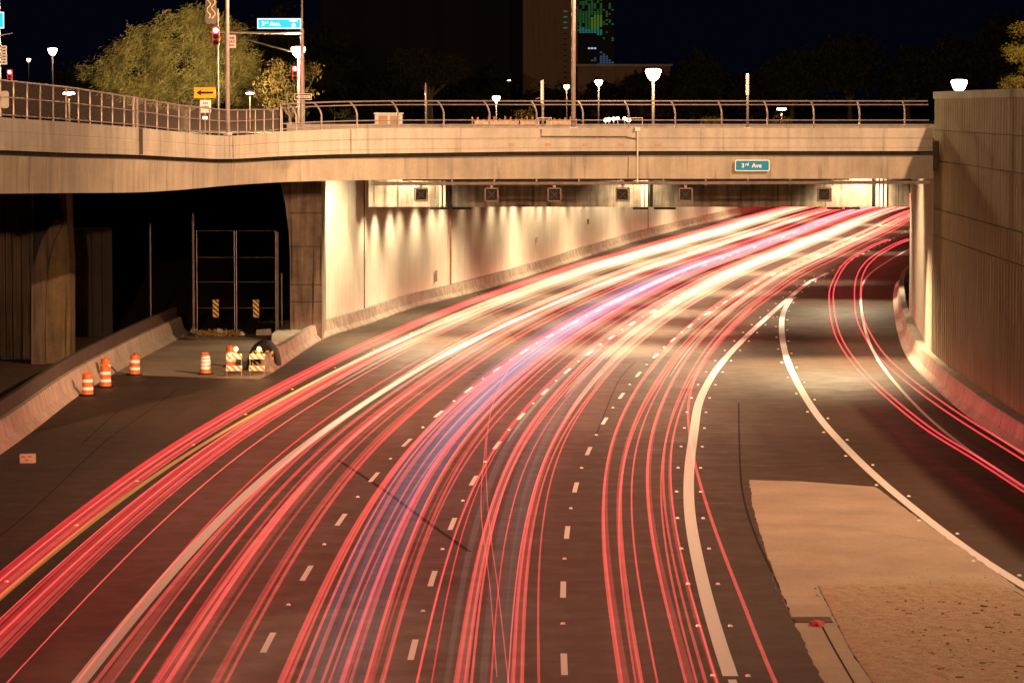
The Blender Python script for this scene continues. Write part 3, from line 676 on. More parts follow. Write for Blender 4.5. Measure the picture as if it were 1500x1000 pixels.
# drain grate + red cloth
p = G(1187, 908); dg = thing('drain_grate', 'long narrow black drain grate across the gutter of the concrete gore', 'drain', p)
a = G(1161, 906); b = G(1216, 905)
MB().box(((a.x+b.x)/2, p.y, .017), (b.x-a.x, .95, .008)).build('pit', M['black'], dg)
mb = MB()
for k in range(13): mb.box((a.x+.05+k*(b.x-a.x-.1)/12, p.y, .026), (.02, .95, .006), .12)
mb.build('grate_bar', M['tan'], dg)
p = G(1196, 915); mb = MB(); n = 14; v = []
for r_, z in ((1, .02), (.75, .09), (.35, .13)):
    for j in range(n): q = 2*math.pi*j/n; s_ = random.uniform(.8, 1.15); v.append((p.x+.22*r_*s_*math.cos(q)+.03*math.sin(q), p.y+.42*r_*s_*math.sin(q), z*random.uniform(.8, 1.2)))
v.append((p.x, p.y, .12)); mb.add(v, [(i*n+j, i*n+(j+1) % n, (i+1)*n+(j+1) % n, (i+1)*n+j) for i in range(2) for j in range(n)]+[(2*n+j, 2*n+(j+1) % n, 3*n) for j in range(n)])
tag(mb.build('cloth', M['redcloth']), 'crumpled red cloth lying against the drain grate', 'cloth')

# ================================================================== overpass sign
ps = D(1102, 242.5, 161.0)
sg = thing('overpass_sign', 'blue green overpass sign reading 3rd Ave on the girder', 'sign', ps)
def rrect(w, h, r, n=5):
    out = []
    for cx, cz, a0 in ((w/2-r, h/2-r, 0), (-w/2+r, h/2-r, 90), (-w/2+r, -h/2+r, 180), (w/2-r, -h/2+r, 270)):
        for k in range(n+1): q = R(a0+90*k/n); out.append((cx+r*math.cos(q), cz+r*math.sin(q)))
    return out
sw, sh = 1.72, .56
MB().slabY([(ps.x+x, ps.z+z) for x, z in rrect(sw, sh, .09)], ps.y-.02, ps.y+.02).build('border', M['signwhite'], sg)
MB().slabY([(ps.x+x, ps.z+z) for x, z in rrect(sw-.08, sh-.08, .07)], ps.y-.03, ps.y-.0205).build('face', M['teal'], sg)
mb = MB(); textmesh('3', .30, (ps.x-.54, ps.y-.036, ps.z-.10), mb, bold=.006); textmesh('rd', .20, (ps.x-.355, ps.y-.036, ps.z-.005), mb, bold=.004); textmesh('Ave', .30, (ps.x-.02, ps.y-.036, ps.z-.10), mb, bold=.006)
mb.build('lettering', M['signwhite'], sg)
MB().box((ps.x-.5, ps.y+.2, ps.z), (.06, .4, .3)).box((ps.x+.5, ps.y+.2, ps.z), (.06, .4, .3)).build('bracket', M['steel'], sg)

# ================================================================== pedestrian fences on the overpass
pf = thing('pedestrian_fence', 'metal railing with curved post tops and rails along the overpass parapet', 'fence', D(900, 187, 160.6))
postx = [413, 434, 471, 523, 583, 650, 717, 786, 854, 921, 989, 1057, 1124, 1192, 1259, 1325]
def ppath(x):
    Y, yt, yb, yg = tabrow(x); T = D(x, yt, Y+.18); lean = -.42+.36*(x-434)/900 if x > 420 else -.05
    if x < 430: lean = -.1
    H = 1.32
    return [Vector((T.x, T.y, T.z-.05)), Vector((T.x, T.y, T.z+.72)), Vector((T.x+lean*.18, T.y+.04, T.z+.94)), Vector((T.x+lean*.5, T.y+.15, T.z+1.14)), Vector((T.x+lean, T.y+.3, T.z+H))]
paths = {x: ppath(x) for x in postx+[1364]}
for x in postx: MB().tube(paths[x], .045, 8).build('post', M['steel'], pf)
for idx, h, r in ((0, .12, .03), (1, .38, .03), (3, None, .03), (4, None, .038)):
    for k in range(1):
        pts = []
        for x in list(range(413, 1365, 12)):
            P = ppath(x); pts.append(P[idx] if h is None else Vector((P[0].x, P[0].y, P[0].z+h+.05)))
        MB().tube(pts, r, 6).build('rail', M['steel'], pf)
lf = thing('mesh_fence', 'straight posted mesh fence along the curving left end of the overpass', 'fence', D(200, 187, 140))
lx = [-16, 0.5, 20, 40, 59, 78, 97, 115, 132, 149, 165, 182, 196, 201, 213, 230, 246, 262, 278, 293, 307, 321, 335, 348, 361, 374, 387, 400, 411]
FT = [(-70, 108), (0, 117.5), (100, 128), (200, 143.5), (267, 155), (333, 161.5), (413, 160)]
def ftop(x):
    return float(np.interp(x, [q[0] for q in FT], [q[1] for q in FT]))
top = []; mid = []; bot = []
for x in range(-30, 414, 6):
    Y, yt, yb, yg = tabrow(x); a = D(x, yt-1, Y+.18); b = D(x, ftop(x), Y+.18); bot.append(a+Vector((0, 0, .08))); top.append(b); mid.append(a.lerp(b, .55))
for P, r in ((top, .035), (mid, .028), (bot, .028)): MB().tube(P, r, 6).build('rail', M['steel'], lf)
for x in lx:
    Y, yt, yb, yg = tabrow(x); a = D(x, yt-1, Y+.18); b = D(x, ftop(x), Y+.18); MB().tube([a-Vector((0, 0, .1)), b+Vector((0, 0, .02))], .07 if x in (196, 201) else .036, 6).build('post', M['steel'], lf)
MB().sweep([[a, b] for a, b in zip(bot, top)]).build('wire_screen', M['screen'], lf)

# ================================================================== poles, signals and signs on the overpass
def pole(px, ytop, ybase, Y, r0, r1, name, label, mat='pole', cat='pole', ext=None, group=None):
    a = D(px, ybase, Y); b = D(px, ytop, Y) if ext is None else Vector((a.x, Y, ext)); t = thing(name, label, cat, a, group)
    MB().tube([(a.x, Y, a.z), (a.x, Y, b.z)], [r0, r1], 12).build('shaft', M[mat], t, smooth=True)
    MB().box((a.x, Y, a.z+.05), (r0*3.6, r0*3.6, .1)).build('base_plate', M['steel'], t)
    return t, a, b
def luminaire(t, x, Y, z, dx, power, tgt):
    ar = MB().tube([(x, Y, z-.3), (x+dx*.5, Y-.1, z+.1), (x+dx, Y-.2, z+.15)], .05, 8).build('arm', M['pole'], t)
    MB().box((x+dx*1.2, Y-.2, z+.14), (.7, .3, .16)).build('lamp_head', M['pole'], t)
    MB().box((x+dx*1.2, Y-.2, z+.04), (.5, .22, .05)).build('lamp_glass', M['lampglow'], t)
    light('SPOT', (x+dx*1.2, Y-.2, z-.05), tgt, power, SODIUM, .15, 150, .6, parent=t)
Y1 = 152.2
t, a, b = pole(334, 0, 197.5, Y1, .11, .075, 'street_lamp', 'tall slim lamp pole fixed to the curving left parapet beside the red signal', ext=22.5, cat='street lamp')
luminaire(t, a.x, Y1, 22.4, 1.6, 9000, (a.x+1, Y1-3, 9))
t, a, b = pole(840, 0, 189, 161.0, .115, .095, 'street_lamp', 'tall pinkish lamp pole rising behind the railing at mid overpass', ext=22.5, cat='street lamp')
luminaire(t, a.x, 161, 22.4, 1.6, 7000, (a.x+1, 163, 9))
# off-picture masts carrying the freeway lighting; left one added to brighten the pad
for (x, y, z), lab in ((MAST_RIGHT, 'tall lighting mast on the bank behind the ribbed wall, far one'), (MAST_RIGHT2, 'tall lighting mast on the bank behind the ribbed wall, near one'), (MAST_NEAR, 'tall lighting mast left of the camera'), (MAST_NEAR2, 'tall lighting mast right of the camera'), (FILL_MAST_LEFT, 'tall added fill light mast beyond the left barrier')):
    base = 13.84 if x > 20 else 0; y0 = y-3.5 if abs(x) < 20 else y; x0 = x+2 if x > 20 else x
    t = thing('lighting_mast', lab, 'street lamp', (x0, y0, base))
    MB().tube([(x0, y0, base), (x0, y0, z+.6)], [.2, .1], 12).build('shaft', M['pole'], t); MB().tube([(x0, y0, z+.5), (x, y, z+.45)], .06, 8).build('arm', M['pole'], t); MB().box((x, y, z+.42), (.8, .8, .2)).build('lamp_head', M['pole'], t)
# junction pole with mast arm and signs
YJ = 182.0
def at(px, py, Y=YJ): return D(px, py, Y)
a = at(443, 187); sp = thing('signal_pole', 'traffic signal pole with long mast arm behind the curving railing', 'signal pole', a)
MB().tube([(a.x, YJ, a.z-.3), (a.x, YJ, at(443, 42).z)], [.15, .10], 12).build('shaft', M['pole'], sp)
MB().tube([(a.x, YJ, at(443, 42).z), (a.x, YJ, 23)], [.06, .05], 8).build('upper_shaft', M['steel'], sp)
MB().tube([at(443, 48, YJ-.1), at(400, 49, YJ-.4), at(333, 47, YJ-.8), at(308, 47, YJ-1)], [.07, .06, .05, .04], 8).build('mast_arm', M['steel'], sp)
MB().tube([at(441, 80, YJ+.3), at(420, 74, YJ+3), at(380, 63, YJ+8), at(346, 54, YJ+12)], [.05, .05, .05, .04], 8).build('brace_arm', M['steel'], sp)
def signal(px, py, Y, label, lit=True, s=1.0, power=30):
    c = D(px, py, Y); sc = 4755/Y; t = thing('traffic_signal', label, 'traffic signal', c)
    h = 1.05*s; w = .42*s
    MB().box((c.x, Y+.12, c.z-h/2+.22*s), (w, .2, h)).build('housing', M['redbody'], t)
    for k in range(3):
        zz = c.z-k*.34*s
        MB().tube([(c.x, Y+.02, zz), (c.x, Y-.02, zz)], .15*s, 16).build('lens', M['redlamp'] if k == 0 else M['black'], t)
        MB().sweep([[(c.x+.17*s*math.cos(q), Y+.02, zz+.17*s*math.sin(q)), (c.x+.17*s*math.cos(q), Y-.20, zz+.17*s*math.sin(q))] for q in [math.pi*j/8 for j in range(9)]]).build('visor', M['redbody'], t)
    light('POINT', (c.x, Y-.5, c.z), None, power, (1, .05, .08), .15, parent=t)
    return t
signal(316, 45, YJ-1.2, 'traffic signal glowing red at the mast arm tip beside the tall lamp pole', s=.98, power=70)
signal(432, 101, YJ-.3, 'traffic signal glowing red beside the signal pole below the bright lamp', s=.75, power=70)
signal(14, 106, 190, 'traffic signal glowing red at the far left edge above the fence', s=.7, power=60)
def board(px, py, w, h, Y, name, label, mat, cat='sign', group=None, border=None, round_=.03):
    c = D(px, py, Y); t = thing(name, label, cat, c, group)
    MB().slabY([(c.x+x, c.z+z) for x, z in rrect(w, h, round_)], Y-.015, Y+.03).build('face', M[mat], t)
    return t, c
def outline(c, w, h, th, y, mat, t, name='border'):
    mb = MB()
    for dx, dz, sx, sz in ((0, h/2-th/2, w, th), (0, -h/2+th/2, w, th), (w/2-th/2, 0, th, h-2*th), (-w/2+th/2, 0, th, h-2*th)): mb.box((c.x+dx, y, c.z+dz), (sx, .02, sz))
    return mb.build(name, M[mat], t)
# backlit street sign
t, c = board(409, 35, 2.42, .56, YJ-.3, 'street_name_sign', 'glowing cyan backlit street sign reading 3rd Ave. at the pole top', 'cyan')
outline(c, 2.44, .58, .055, YJ-.33, 'signlit', t)
mb = MB(); textmesh('3', .34, (c.x-.98, YJ-.335, c.z-.12), mb, bold=.012); textmesh('rd', .2, (c.x-.79, YJ-.335, c.z+.0), mb, bold=.01); textmesh('Ave.', .34, (c.x-.52, YJ-.335, c.z-.12), mb, bold=.012)
mb.lathe((c.x+.82, YJ-.335, c.z), [(.01, 0)], 4) if False else None
mb.build('lettering', M['signlit'], t)
mb = MB(); mb.tube([(c.x+.80, YJ-.32, c.z-.09), (c.x+.80, YJ-.34, c.z-.09)], .12, 14); mb.box((c.x+.80, YJ-.335, c.z+.16), (.44, .012, .10)); mb.build('emblem', M['signlit'], t)
MB().box((c.x+1.27, YJ-.2, c.z+.1), (.12, .2, .12)).build('bracket', M['steel'], t)
# ONE WAY square sign
t, c = board(338.5, 61, .54, .72, YJ-1.0, 'one_way_sign', 'white square one way sign with left arrow hanging from the mast arm', 'signwhite')
mb = MB(); textmesh('ONE', .19, (c.x-.22, YJ-1.025, c.z+.12), mb, bold=.006); textmesh('WAY', .19, (c.x-.23, YJ-1.025, c.z-.08), mb, bold=.006)
def arrow(mb, cx, cz, L, th, hd, y):
    mb.slabY([(cx-L/2, cz), (cx-L/2+hd, cz+hd*.62), (cx-L/2+hd*.85, cz+th/2), (cx+L/2, cz+th/2), (cx+L/2, cz-th/2), (cx-L/2+hd*.85, cz-th/2), (cx-L/2+hd, cz-hd*.62)], y, y+.006)
arrow(mb, c.x, c.z-.21, .38, .05, .15, YJ-1.03); mb.build('lettering', M['black'], t)
# black one way arrow sign
t, c = board(444, 142, .96, .34, YJ-.3, 'one_way_arrow_sign', 'narrow black one way sign with white arrow low on the signal pole', 'black')
outline(c, .96, .34, .03, YJ-.33, 'signwhite', t)
mb = MB(); arrow(mb, c.x, c.z, .82, .15, .24, YJ-.335); mb.build('arrow', M['signwhite'], t)
mb = MB(); textmesh('ONE WAY', .11, (c.x-.18, YJ-.34, c.z-.04), mb, bold=.003); mb.build('lettering', M['black'], t)
# yellow arrow
YA = 170.0
t, c = board(300, 136, 1.12, .56, YA, 'arrow_sign', 'yellow sign with long black left arrow in front of the lit tree', 'signyellow')
mb = MB(); arrow(mb, c.x, c.z, .88, .11, .27, YA-.03); mb.build('arrow', M['black'], t)
MB().tube([(c.x, YA+.08, 11.8), (c.x, YA+.08, c.z+.3)], .035, 8).build('post', M['steel'], t)
t, c = board(301, 156, .58, .66, YA, 'notice_sign', 'small white NO TURN plate below the yellow arrow sign', 'signwhite')
mb = MB(); textmesh('NO', .17, (c.x-.13, YA-.025, c.z+.11), mb, bold=.004); textmesh('TURN', .15, (c.x-.22, YA-.025, c.z-.08), mb, bold=.004); mb.build('lettering', M['black'], t)
# banner
t, c = board(309, 8, .62, 2.1, YJ+4, 'street_banner', 'dark street banner with pale swirls above the red signal', 'banner', 'banner')
mb = MB()
for k, s_ in enumerate((-1, 1)):
    mb.tube([(c.x+s_*.14+.10*math.sin(q*1.9+k), YJ+3.97, c.z+.9-q*.2) for q in np.linspace(0, 8.2, 26)], .025, 5)
mb.build('print', M['bannerart'], t)
MB().tube([(c.x+.38, YJ+4.05, 12), (c.x+.38, YJ+4.05, 19)], .06, 8).build('post', M['dark'], t)
# left edge pole with cyan sign and white signs
YL = 170.0; a = D(-1, 185, YL); t = thing('signal_pole', 'grey signal pole cut by the far left picture edge', 'signal pole', a)
MB().tube([(a.x, YL, 11.8), (a.x, YL, 20)], .12, 10).build('shaft', M['pole'], t); MB().tube([D(0, 52, YL), D(17, 49, YL+2)], .03, 6).build('arm', M['steel'], t)
t, c = board(-8, 30, .98, .84, YL-.3, 'street_name_sign', 'cyan backlit street sign cut by the left picture edge', 'cyan'); outline(c, 1.0, .86, .05, YL-.33, 'signlit', t)
t, c = board(6, 81, .28, .98, YL-.3, 'notice_sign', 'tall narrow white notice on the far left signal pole', 'signwhite'); mb = MB()
for k in range(6): mb.box((c.x, YL-.325, c.z+.38-k*.15), (.16, .012, .06))
mb.build('lettering', M['dark'], t)
t, c = board(7, 146, .42, .9, YL-.4, 'signal_cabinet', 'rounded pale control box on the far left signal pole behind the fence', 'cabinet', 'cabinet', round_=.15)
MB().box((c.x, YL-.2, c.z), (.3, .4, .7)).build('box_body', M['cabinet'], t)
# slim poles on the bridge
for px, y0, y1, Y, lab, m in ((624, 123, 187, 176.6, 'slim short grey pole behind the railing above the white cabinet', 'steel'), (1095, 110, 189, 161.0, 'slim grey pole with bright top near the right end of the railing', 'steel'), (795, 117, 188, 162.0, 'grey pole with small bracket and plate left of the tall lamp pole', 'pole')):
    t, a, b = pole(px, y0, y1, Y, .07, .045, 'slim_pole', lab, m, 'pole', group=None)
    if px == 795:
        MB().box((b.x-.05, Y-.05, b.z-.6), (.1, .1, 1.1)).build('plate', M['signwhite'], t); MB().tube([(b.x, Y, b.z-.85), (b.x-.35, Y, b.z-.95)], .03, 6).build('arm', M['steel'], t)
    if px == 1095:
        MB().tube([(b.x, Y, b.z-1.0), (b.x, Y, b.z)], .08, 8).build('sleeve', M['signwhite'], t); MB().tube([(b.x, Y, b.z), (b.x, Y, b.z+.06)], .05, 8).build('tip_lamp', M['lampwhite'], t)
# cabinet
c = D(569, 176, 178.6); t = thing('utility_cabinet', 'wide off white utility cabinet behind the railing at left of centre', 'cabinet', (c.x, 178.6, 12))
MB().box((c.x, 179, c.z+.0), (1.5, .7, .66)).build('body', M['cabinet'], t); MB().box((c.x, 178.95, c.z+.36), (1.6, .85, .08)).build('lid', M['signwhite'], t)
MB().box((c.x-.3, 178.63, c.z-.02), (.5, .03, .5)).box((c.x+.35, 178.63, c.z-.02), (.5, .03, .5)).build('door', M['tan'], t)
# planter wall with posts and small frames
t = thing('planter_wall', 'low brick planter wall with upright posts behind the railing', 'planter', D(770, 186, 186))
for x0, x1 in ((695, 760), (762, 790), (800, 842)):
    a = D(x0, 180, 186); b = D(x1, 180, 186); MB().box(((a.x+b.x)/2, 186.2, 12.35), (b.x-a.x, .4, .66)).build('wall_face', M['brick'], t)
for x in list(range(692, 845, 8)):
    p = D(x, 172+random.uniform(-2, 3), 186.5); MB().box((p.x, 186.5, (12+p.z)/2), (.09, .09, p.z-12)).build('post', M['rust'], t)
for x0, x1, Y in ((787, 808, 161.8), (922, 941, 161.8)):
    t = thing('rail_frame', 'small tubular metal frame behind the railing '+('by the tall lamp pole' if x0 < 800 else 'right of the glaring path lights'), 'frame', D(x0, 188, Y)); a = D(x0, 173, Y); b = D(x1, 173, Y); z0 = D(x0, 190, Y).z
    MB().tube([(a.x, Y, z0), (a.x, Y, a.z), (b.x, Y, a.z), (b.x, Y, z0)], .025, 6).build('frame_tube', M['cabinet'], t)
# ================================================================== lamps of the park
def post_lamp(px, py, Y, r, label, power, shape='bowl', poleto=12.1, mat='lampglow', group=None, polemat='dark'):
    r *= 1.2
    c = D(px, py, Y); t = thing('park_lamp', label, 'lamp', (c.x, Y, poleto), group)
    prof = [(r*.3, -r*.9), (r*.7, -r*.5), (r, r*.25), (r*.95, r*.5), (r*.3, r*.62)] if shape == 'bowl' else [(r*.2, -r*.3), (r, -r*.1), (r*.9, r*.15), (r*.2, r*.25)]
    MB().lathe(c, prof, 16).build('lamp_globe', M[mat], t, smooth=True)
    MB().tube([(c.x, Y, poleto), (c.x, Y, c.z-r*.8)], max(.03, r*.18), 8).build('post', M[polemat], t)
    MB().lathe((c.x, Y, c.z+r*.6), [(r*1.0, 0), (r*.25, r*.22)], 12).build('cap', M['dark'], t)
    light('POINT', (c.x, Y-r*2.2, c.z-r*.4), None, power, (1, .66, .34), .2, parent=t)
post_lamp(957, 108, 205, .42, 'large bright globe lamp on a brown post behind the railing', 5500)
post_lamp(727, 144.5, 215, .22, 'small bright park lamp just above the railing near mid overpass', 1200)
post_lamp(877, 121, 260, .27, 'small park lamp glowing in front of the pale low building', 2500)
post_lamp(830, 127.5, 260, .2, 'faint small park lamp just left of the tall lamp pole', 800)
post_lamp(1145, 160, 200, .26, 'low pale lamp glowing above a small plant at the right', 1500, 'flat', mat='lampwhite')
post_lamp(1405, 124, 200, .42, 'bright bowl lamp showing above the ribbed wall top', 3000, 'bowl', mat='lampwhite')
post_lamp(77, 75, 230, .28, 'bright white street lamp in the dark sky at upper left', 500, 'bowl', mat='lampwhite', polemat='dark')
post_lamp(101, 137, 190, .30, 'flat oval lamp behind the left mesh fence', 400, 'flat', mat='lampwhite', polemat='dark')
post_lamp(366, 137, 190, .2, 'small oval lamp shining in front of the lit tree', 500, 'flat', mat='lampwhite', polemat='dark')
post_lamp(300, 173, 196, .12, 'tiny warm lamp low behind the yellow arrow sign', 60, 'bowl', polemat='dark')
post_lamp(437, 75, 184, .34, 'dazzling street lamp beside the signal pole above the second red signal', 34000, 'bowl', polemat='dark')
post_lamp(42, 88, 300, .16, 'tiny yellow lamp low in the dark sky at far left', 60, 'bowl', polemat='dark')
post_lamp(745, 118, 330, .16, 'tiny hooked lamp among dark trees left of the tower', 60, 'flat', mat='lampwhite', polemat='dark')
t0 = None
for k, x in enumerate((887, 892, 899, 905, 915, 921)):
    c = D(x, 176+random.uniform(-1.5, 1.5), 184); t = thing('path_light', 'short glaring path light in the row behind the railing right of the tall pole', 'path light', (c.x, 184, 12), 'row of glaring path lights behind the railing')
    MB().tube([(c.x, 184, 12), (c.x, 184, c.z)], .03, 6).build('stem', M['dark'], t); MB().lathe(c, [(.05, -.08), (.11+.03*(k % 3), 0), (.05, .12)], 10).build('lamp_glass', M['lampglow'], t, smooth=True)
light('POINT', (D(903, 170, 183).x, 183, 13.2), None, 600, (1, .7, .4), .3)
# ================================================================== tower and low building
def bld_box(x0, x1, ytop, Y, depth, name, mat, parent, zb=12.2, ztop=None):
    a = D(x0, ytop, Y); b = D(x1, ytop, Y); zt = a.z if ztop is None else ztop
    return MB().box(((a.x+b.x)/2, Y+depth/2, (zb+zt)/2), (b.x-a.x, depth, zt-zb)).build(name, mat, parent)
YT = 420.0
tw_ = thing('office_tower', 'tall dim brown tower with green lit glass side behind the lamp pole', 'building', (D(832, 150, YT).x, YT, 12.2))
bld_box(766, 846, 0, YT, 20, 'tower_wall', M['towerc'], tw_, ztop=70)
bld_box(846, 900, 0, YT+.6, 19, 'glass_wall', M['towerdark'], tw_, ztop=70)
gcols = {'g1': emit('green_lit_glass', (.05, .30, .07), .22), 'g4': emit('dim_green_glass', (.04, .20, .06), .25), 'g2': emit('yellow_green_lit_glass', (.18, .38, .05), .34), 'g3': emit('teal_lit_glass', (.02, .25, .22), .5), 'b': emit('blue_lit_glass', (.10, .22, .38), .25), 'w': emit('pale_lit_glass', (.45, .6, .8), .9), 'd': plain('unlit_glass', (.008, .015, .02), .95)}
cells_all = []
s = FPX/YT
for i in range(13):
    x = 844+i*4.3
    for j in range(34):
        y = -4+j*2.95; edge = 46+(x-844)*.12
        k = 'd'
        if y < edge: k = 'g2' if (8+.25*x-205 < 99 and 20 < y < 42 and i > 4) else 'g1'
        if edge-7 < y < edge: k = 'g3'
        if x > 880 and y < edge+6: k = random.choice(('g1', 'd', 'd'))
        if y < 17 and random.random() < .35: k = 'd'
        if abs(y-70) < 2.5 and 858 < x < 870: k = 'w'
        if y > 74 and x > 878 and (y-74) > (x-878)*1.0-2: k = 'b'
        if y > 84 and 862 < x < 880 and random.random() < .3: k = 'b'
        if random.random() < .05: k = 'd'
        if k == 'g1' and random.random() < .3: k = 'g4'
        if y > 96: continue
        p = D(x+1.9, y+1.3, YT+.5); cells_all.append((k, (p.x, YT+.55, p.z), (3.2/s, .06, 2.2/s)))
cells_all.sort(key=lambda c: (c[0] == 'd', random.random())); keys = list(gcols)
for k, c, d in cells_all[:100]: MB().box(c, d).build('window', gcols[k], tw_)
rest = MB(); mi = []
for k, c, d in cells_all[100:]: rest.box(c, d); mi += [keys.index(k)]*6
ro = rest.build('window', gcols[keys[0]], tw_, kind='stuff')
for k in keys[1:]: ro.data.materials.append(gcols[k])
ro.data.polygons.foreach_set('material_index', mi)
for j in range(14):
    y = 17+j*8.1; p = D(828, y, YT); lit = 1 < j < 5 or j == 0
    MB().box((p.x, YT-.03, p.z), (5.5/s, .1, 1.6/s)).build('slot_window', gcols['g3'] if (j < 4) else M['black'], tw_)
lowb = thing('low_building', 'long pale brown low building at the foot of the tower', 'building', (D(910, 140, 400).x, 400, 12.2))
bld_box(846, 982, 97, 400, 20, 'wall', M['towerc'], lowb)
a = D(846, 97, 400); b = D(982, 97, 400); MB().box(((a.x+b.x)/2, 400, a.z+.12), (b.x-a.x+.6, .6, .24)).build('roof_edge', M['conc2'], lowb)
bb = thing('office_block', 'unlit dark office block filling the night sky left of the tower', 'building', (D(640, 150, 520).x, 520, 12.2))
bld_box(470, 764, 0, 520, 25, 'wall', M['black'], bb, ztop=60)
# ================================================================== trees
def leaves(mb, centers, per, spread, lw, ll, dirv=None, droop=.3):
    C = np.array(centers); n = len(C)*per; base = np.repeat(C, per, 0)
    P = base+rng.normal(0, 1, (n, 3))*np.array(spread)
    d = rng.normal(0, 1, (n, 3)); d[:, 2] -= droop
    if dirv is not None: d = d*.45+np.array(dirv)
    d /= np.linalg.norm(d, axis=1)[:, None]; q = rng.normal(0, 1, (n, 3)); w = np.cross(d, q); w /= np.linalg.norm(w, axis=1)[:, None]
    L = ll*rng.uniform(.5, 1.3, (n, 1)); Wd = lw*rng.uniform(.6, 1.3, (n, 1))
    V = np.stack([P-d*L/2, P+w*Wd/2, P+d*L/2, P-w*Wd/2], 1).reshape(-1, 3)
    k = len(mb.v); mb.v += [tuple(v) for v in V.tolist()]; mb.f += [(k+4*i, k+4*i+1, k+4*i+2, k+4*i+3) for i in range(n)]
def tree(name, label, cat, base, blobs, clumps, per, mat, leaf=(.12, .3), cl=.45, dirv=None, trunk=.25, group=None, droop=.3, shell=.55, gap=.8):
    """blobs: (x, z, rx, rz, y, ry) in metres"""
    t = thing(name, label, cat, base, group)
    cs = []; vol = [b[2]*b[3] for b in blobs]; tot = sum(vol)
    for b, v in zip(blobs, vol):
        for k in range(max(3, int(clumps*v/tot))):
            d = Vector((random.gauss(0, 1), random.gauss(0, 1), random.gauss(0, 1))).normalized()*random.uniform(shell, 1.05)
            c = Vector((b[0]+d.x*b[2], b[4]+d.y*b[5], b[1]+d.z*b[3]))
            if mnoise.noise(c*gap) > -.16: cs.append(tuple(c))
    if len(cs) < 8: cs += [(b[0]+random.uniform(-.7, .7)*b[2], b[4], b[1]+random.uniform(-.7, .7)*b[3]) for b in blobs for _ in range(8)]
    mb = MB(); leaves(mb, cs, per, (cl, cl, cl*.7), leaf[0], leaf[1], dirv, droop); mb.build('crown', mat, t)
    mb = MB(); top = max(blobs, key=lambda b: b[1]); bx, by, bz = base; lo = min(b[1]-b[3] for b in blobs)
    fork = Vector((bx, by, bz+max(.5, (lo-bz)*.6)+.3)); mb.tube([base, fork], [trunk, trunk*.75], 8)
    for b in blobs[:7]: mb.tube([fork, (fork.x*.4+b[0]*.6, fork.y*.4+b[4]*.6, fork.z*.45+b[1]*.55), (b[0], b[4], b[1]+b[3]*.3)], [trunk*.6, trunk*.35, trunk*.1], 6)
    mb.build('trunk', M['bark'], t)
    return t
def B(px, py, rx, ry, Y, depth=None):
    c = D(px, py, Y); s = FPX/Y; return (c.x, c.z, rx/s, ry/s, Y+random.uniform(-.8, .8), (depth or rx*.7)/s)
YA2 = 196.0
tree('mesquite_tree', 'large feathery mesquite tree lit yellow green behind the left signs', 'tree', tuple(D(270, 185, YA2)[:2])+(12.0,),
     [B(270, 60, 55, 45, YA2), B(330, 75, 50, 42, YA2), B(215, 80, 50, 40, YA2), B(160, 105, 42, 28, YA2), B(340, 125, 45, 30, YA2), B(285, 115, 48, 34, YA2), B(240, 125, 48, 28, YA2), B(195, 130, 44, 22, YA2), B(290, 30, 32, 20, YA2), B(375, 105, 25, 28, YA2), B(380, 140, 26, 18, YA2)], 1100, 70, M['leaflit'], (.04, .26), .27, (-.75, 0, -.35), .3, shell=.3)
tree('small_tree', 'small golden lit tree under the dazzling lamp by the signal pole', 'tree', tuple(D(425, 185, 190)[:2])+(12.0,),
     [B(415, 112, 26, 22, 190), B(445, 105, 24, 14, 190), B(400, 135, 22, 24, 190), B(465, 105, 16, 12, 190), B(440, 150, 30, 20, 190)], 170, 40, M['leafgold'], (.10, .16), .22, None, .12)
tree('pine_tree', 'pine with golden lit needles at the upper right corner above the wall', 'tree', (D(1515, 120, 150).x, 150, 13.8),
     [B(1485, 75, 20, 12, 150), B(1502, 42, 16, 8, 150), B(1482, 122, 18, 12, 150), B(1505, 112, 16, 16, 150), B(1530, 70, 30, 50, 150), B(1500, 82, 12, 10, 150)], 150, 70, M['leafpine'], (.03, .13), .16, None, .18, droop=0)
tree('round_tree', 'dim olive tree crown showing in the dark behind mid left overpass', 'tree', tuple(D(630, 185, 250)[:2])+(12.1,),
     [B(600, 92, 34, 16, 250), B(645, 98, 34, 16, 250), B(625, 108, 50, 18, 250), B(665, 110, 18, 12, 250)], 300, 34, M['leafdark'], (.13, .22), .35)
dk = [(1015, 120, 50, 50, 300, 'dark tree silhouette right of the bright globe lamp'), (1100, 130, 48, 42, 310, 'low dark tree silhouette between two taller ones at right'), (1160, 105, 50, 45, 300, 'broad dark tree silhouette above the right part of the railing'),
      (1245, 85, 55, 62, 300, 'tallest dark tree silhouette above the right end of the railing'), (1330, 105, 50, 45, 305, 'dark tree silhouette left of the ribbed wall corner'), (1400, 95, 60, 55, 290, 'dark tree silhouette behind the bowl lamp above the wall'), (1470, 70, 42, 70, 285, 'dark tree silhouette behind the golden pine'),
      (890, 140, 42, 16, 330, 'low dark bush row in front of the pale low building'), (940, 125, 28, 26, 320, 'dark round bush left of the bright globe lamp'), (800, 150, 40, 22, 330, 'low dark trees at the foot of the brown tower'),
      (560, 140, 60, 45, 300, 'dark tree below the olive crown behind the railing'), (700, 130, 60, 45, 310, 'dark tree left of the brown tower foot'), (480, 90, 55, 90, 300, 'tall dark tree right of the signal pole'), (120, 130, 50, 35, 260, 'dark tree behind the oval lamp at left'), (60, 150, 60, 25, 262, 'low dark shrub mass behind the left fence'), (400, 60, 50, 80, 280, 'tall dark tree behind the backlit street sign')]
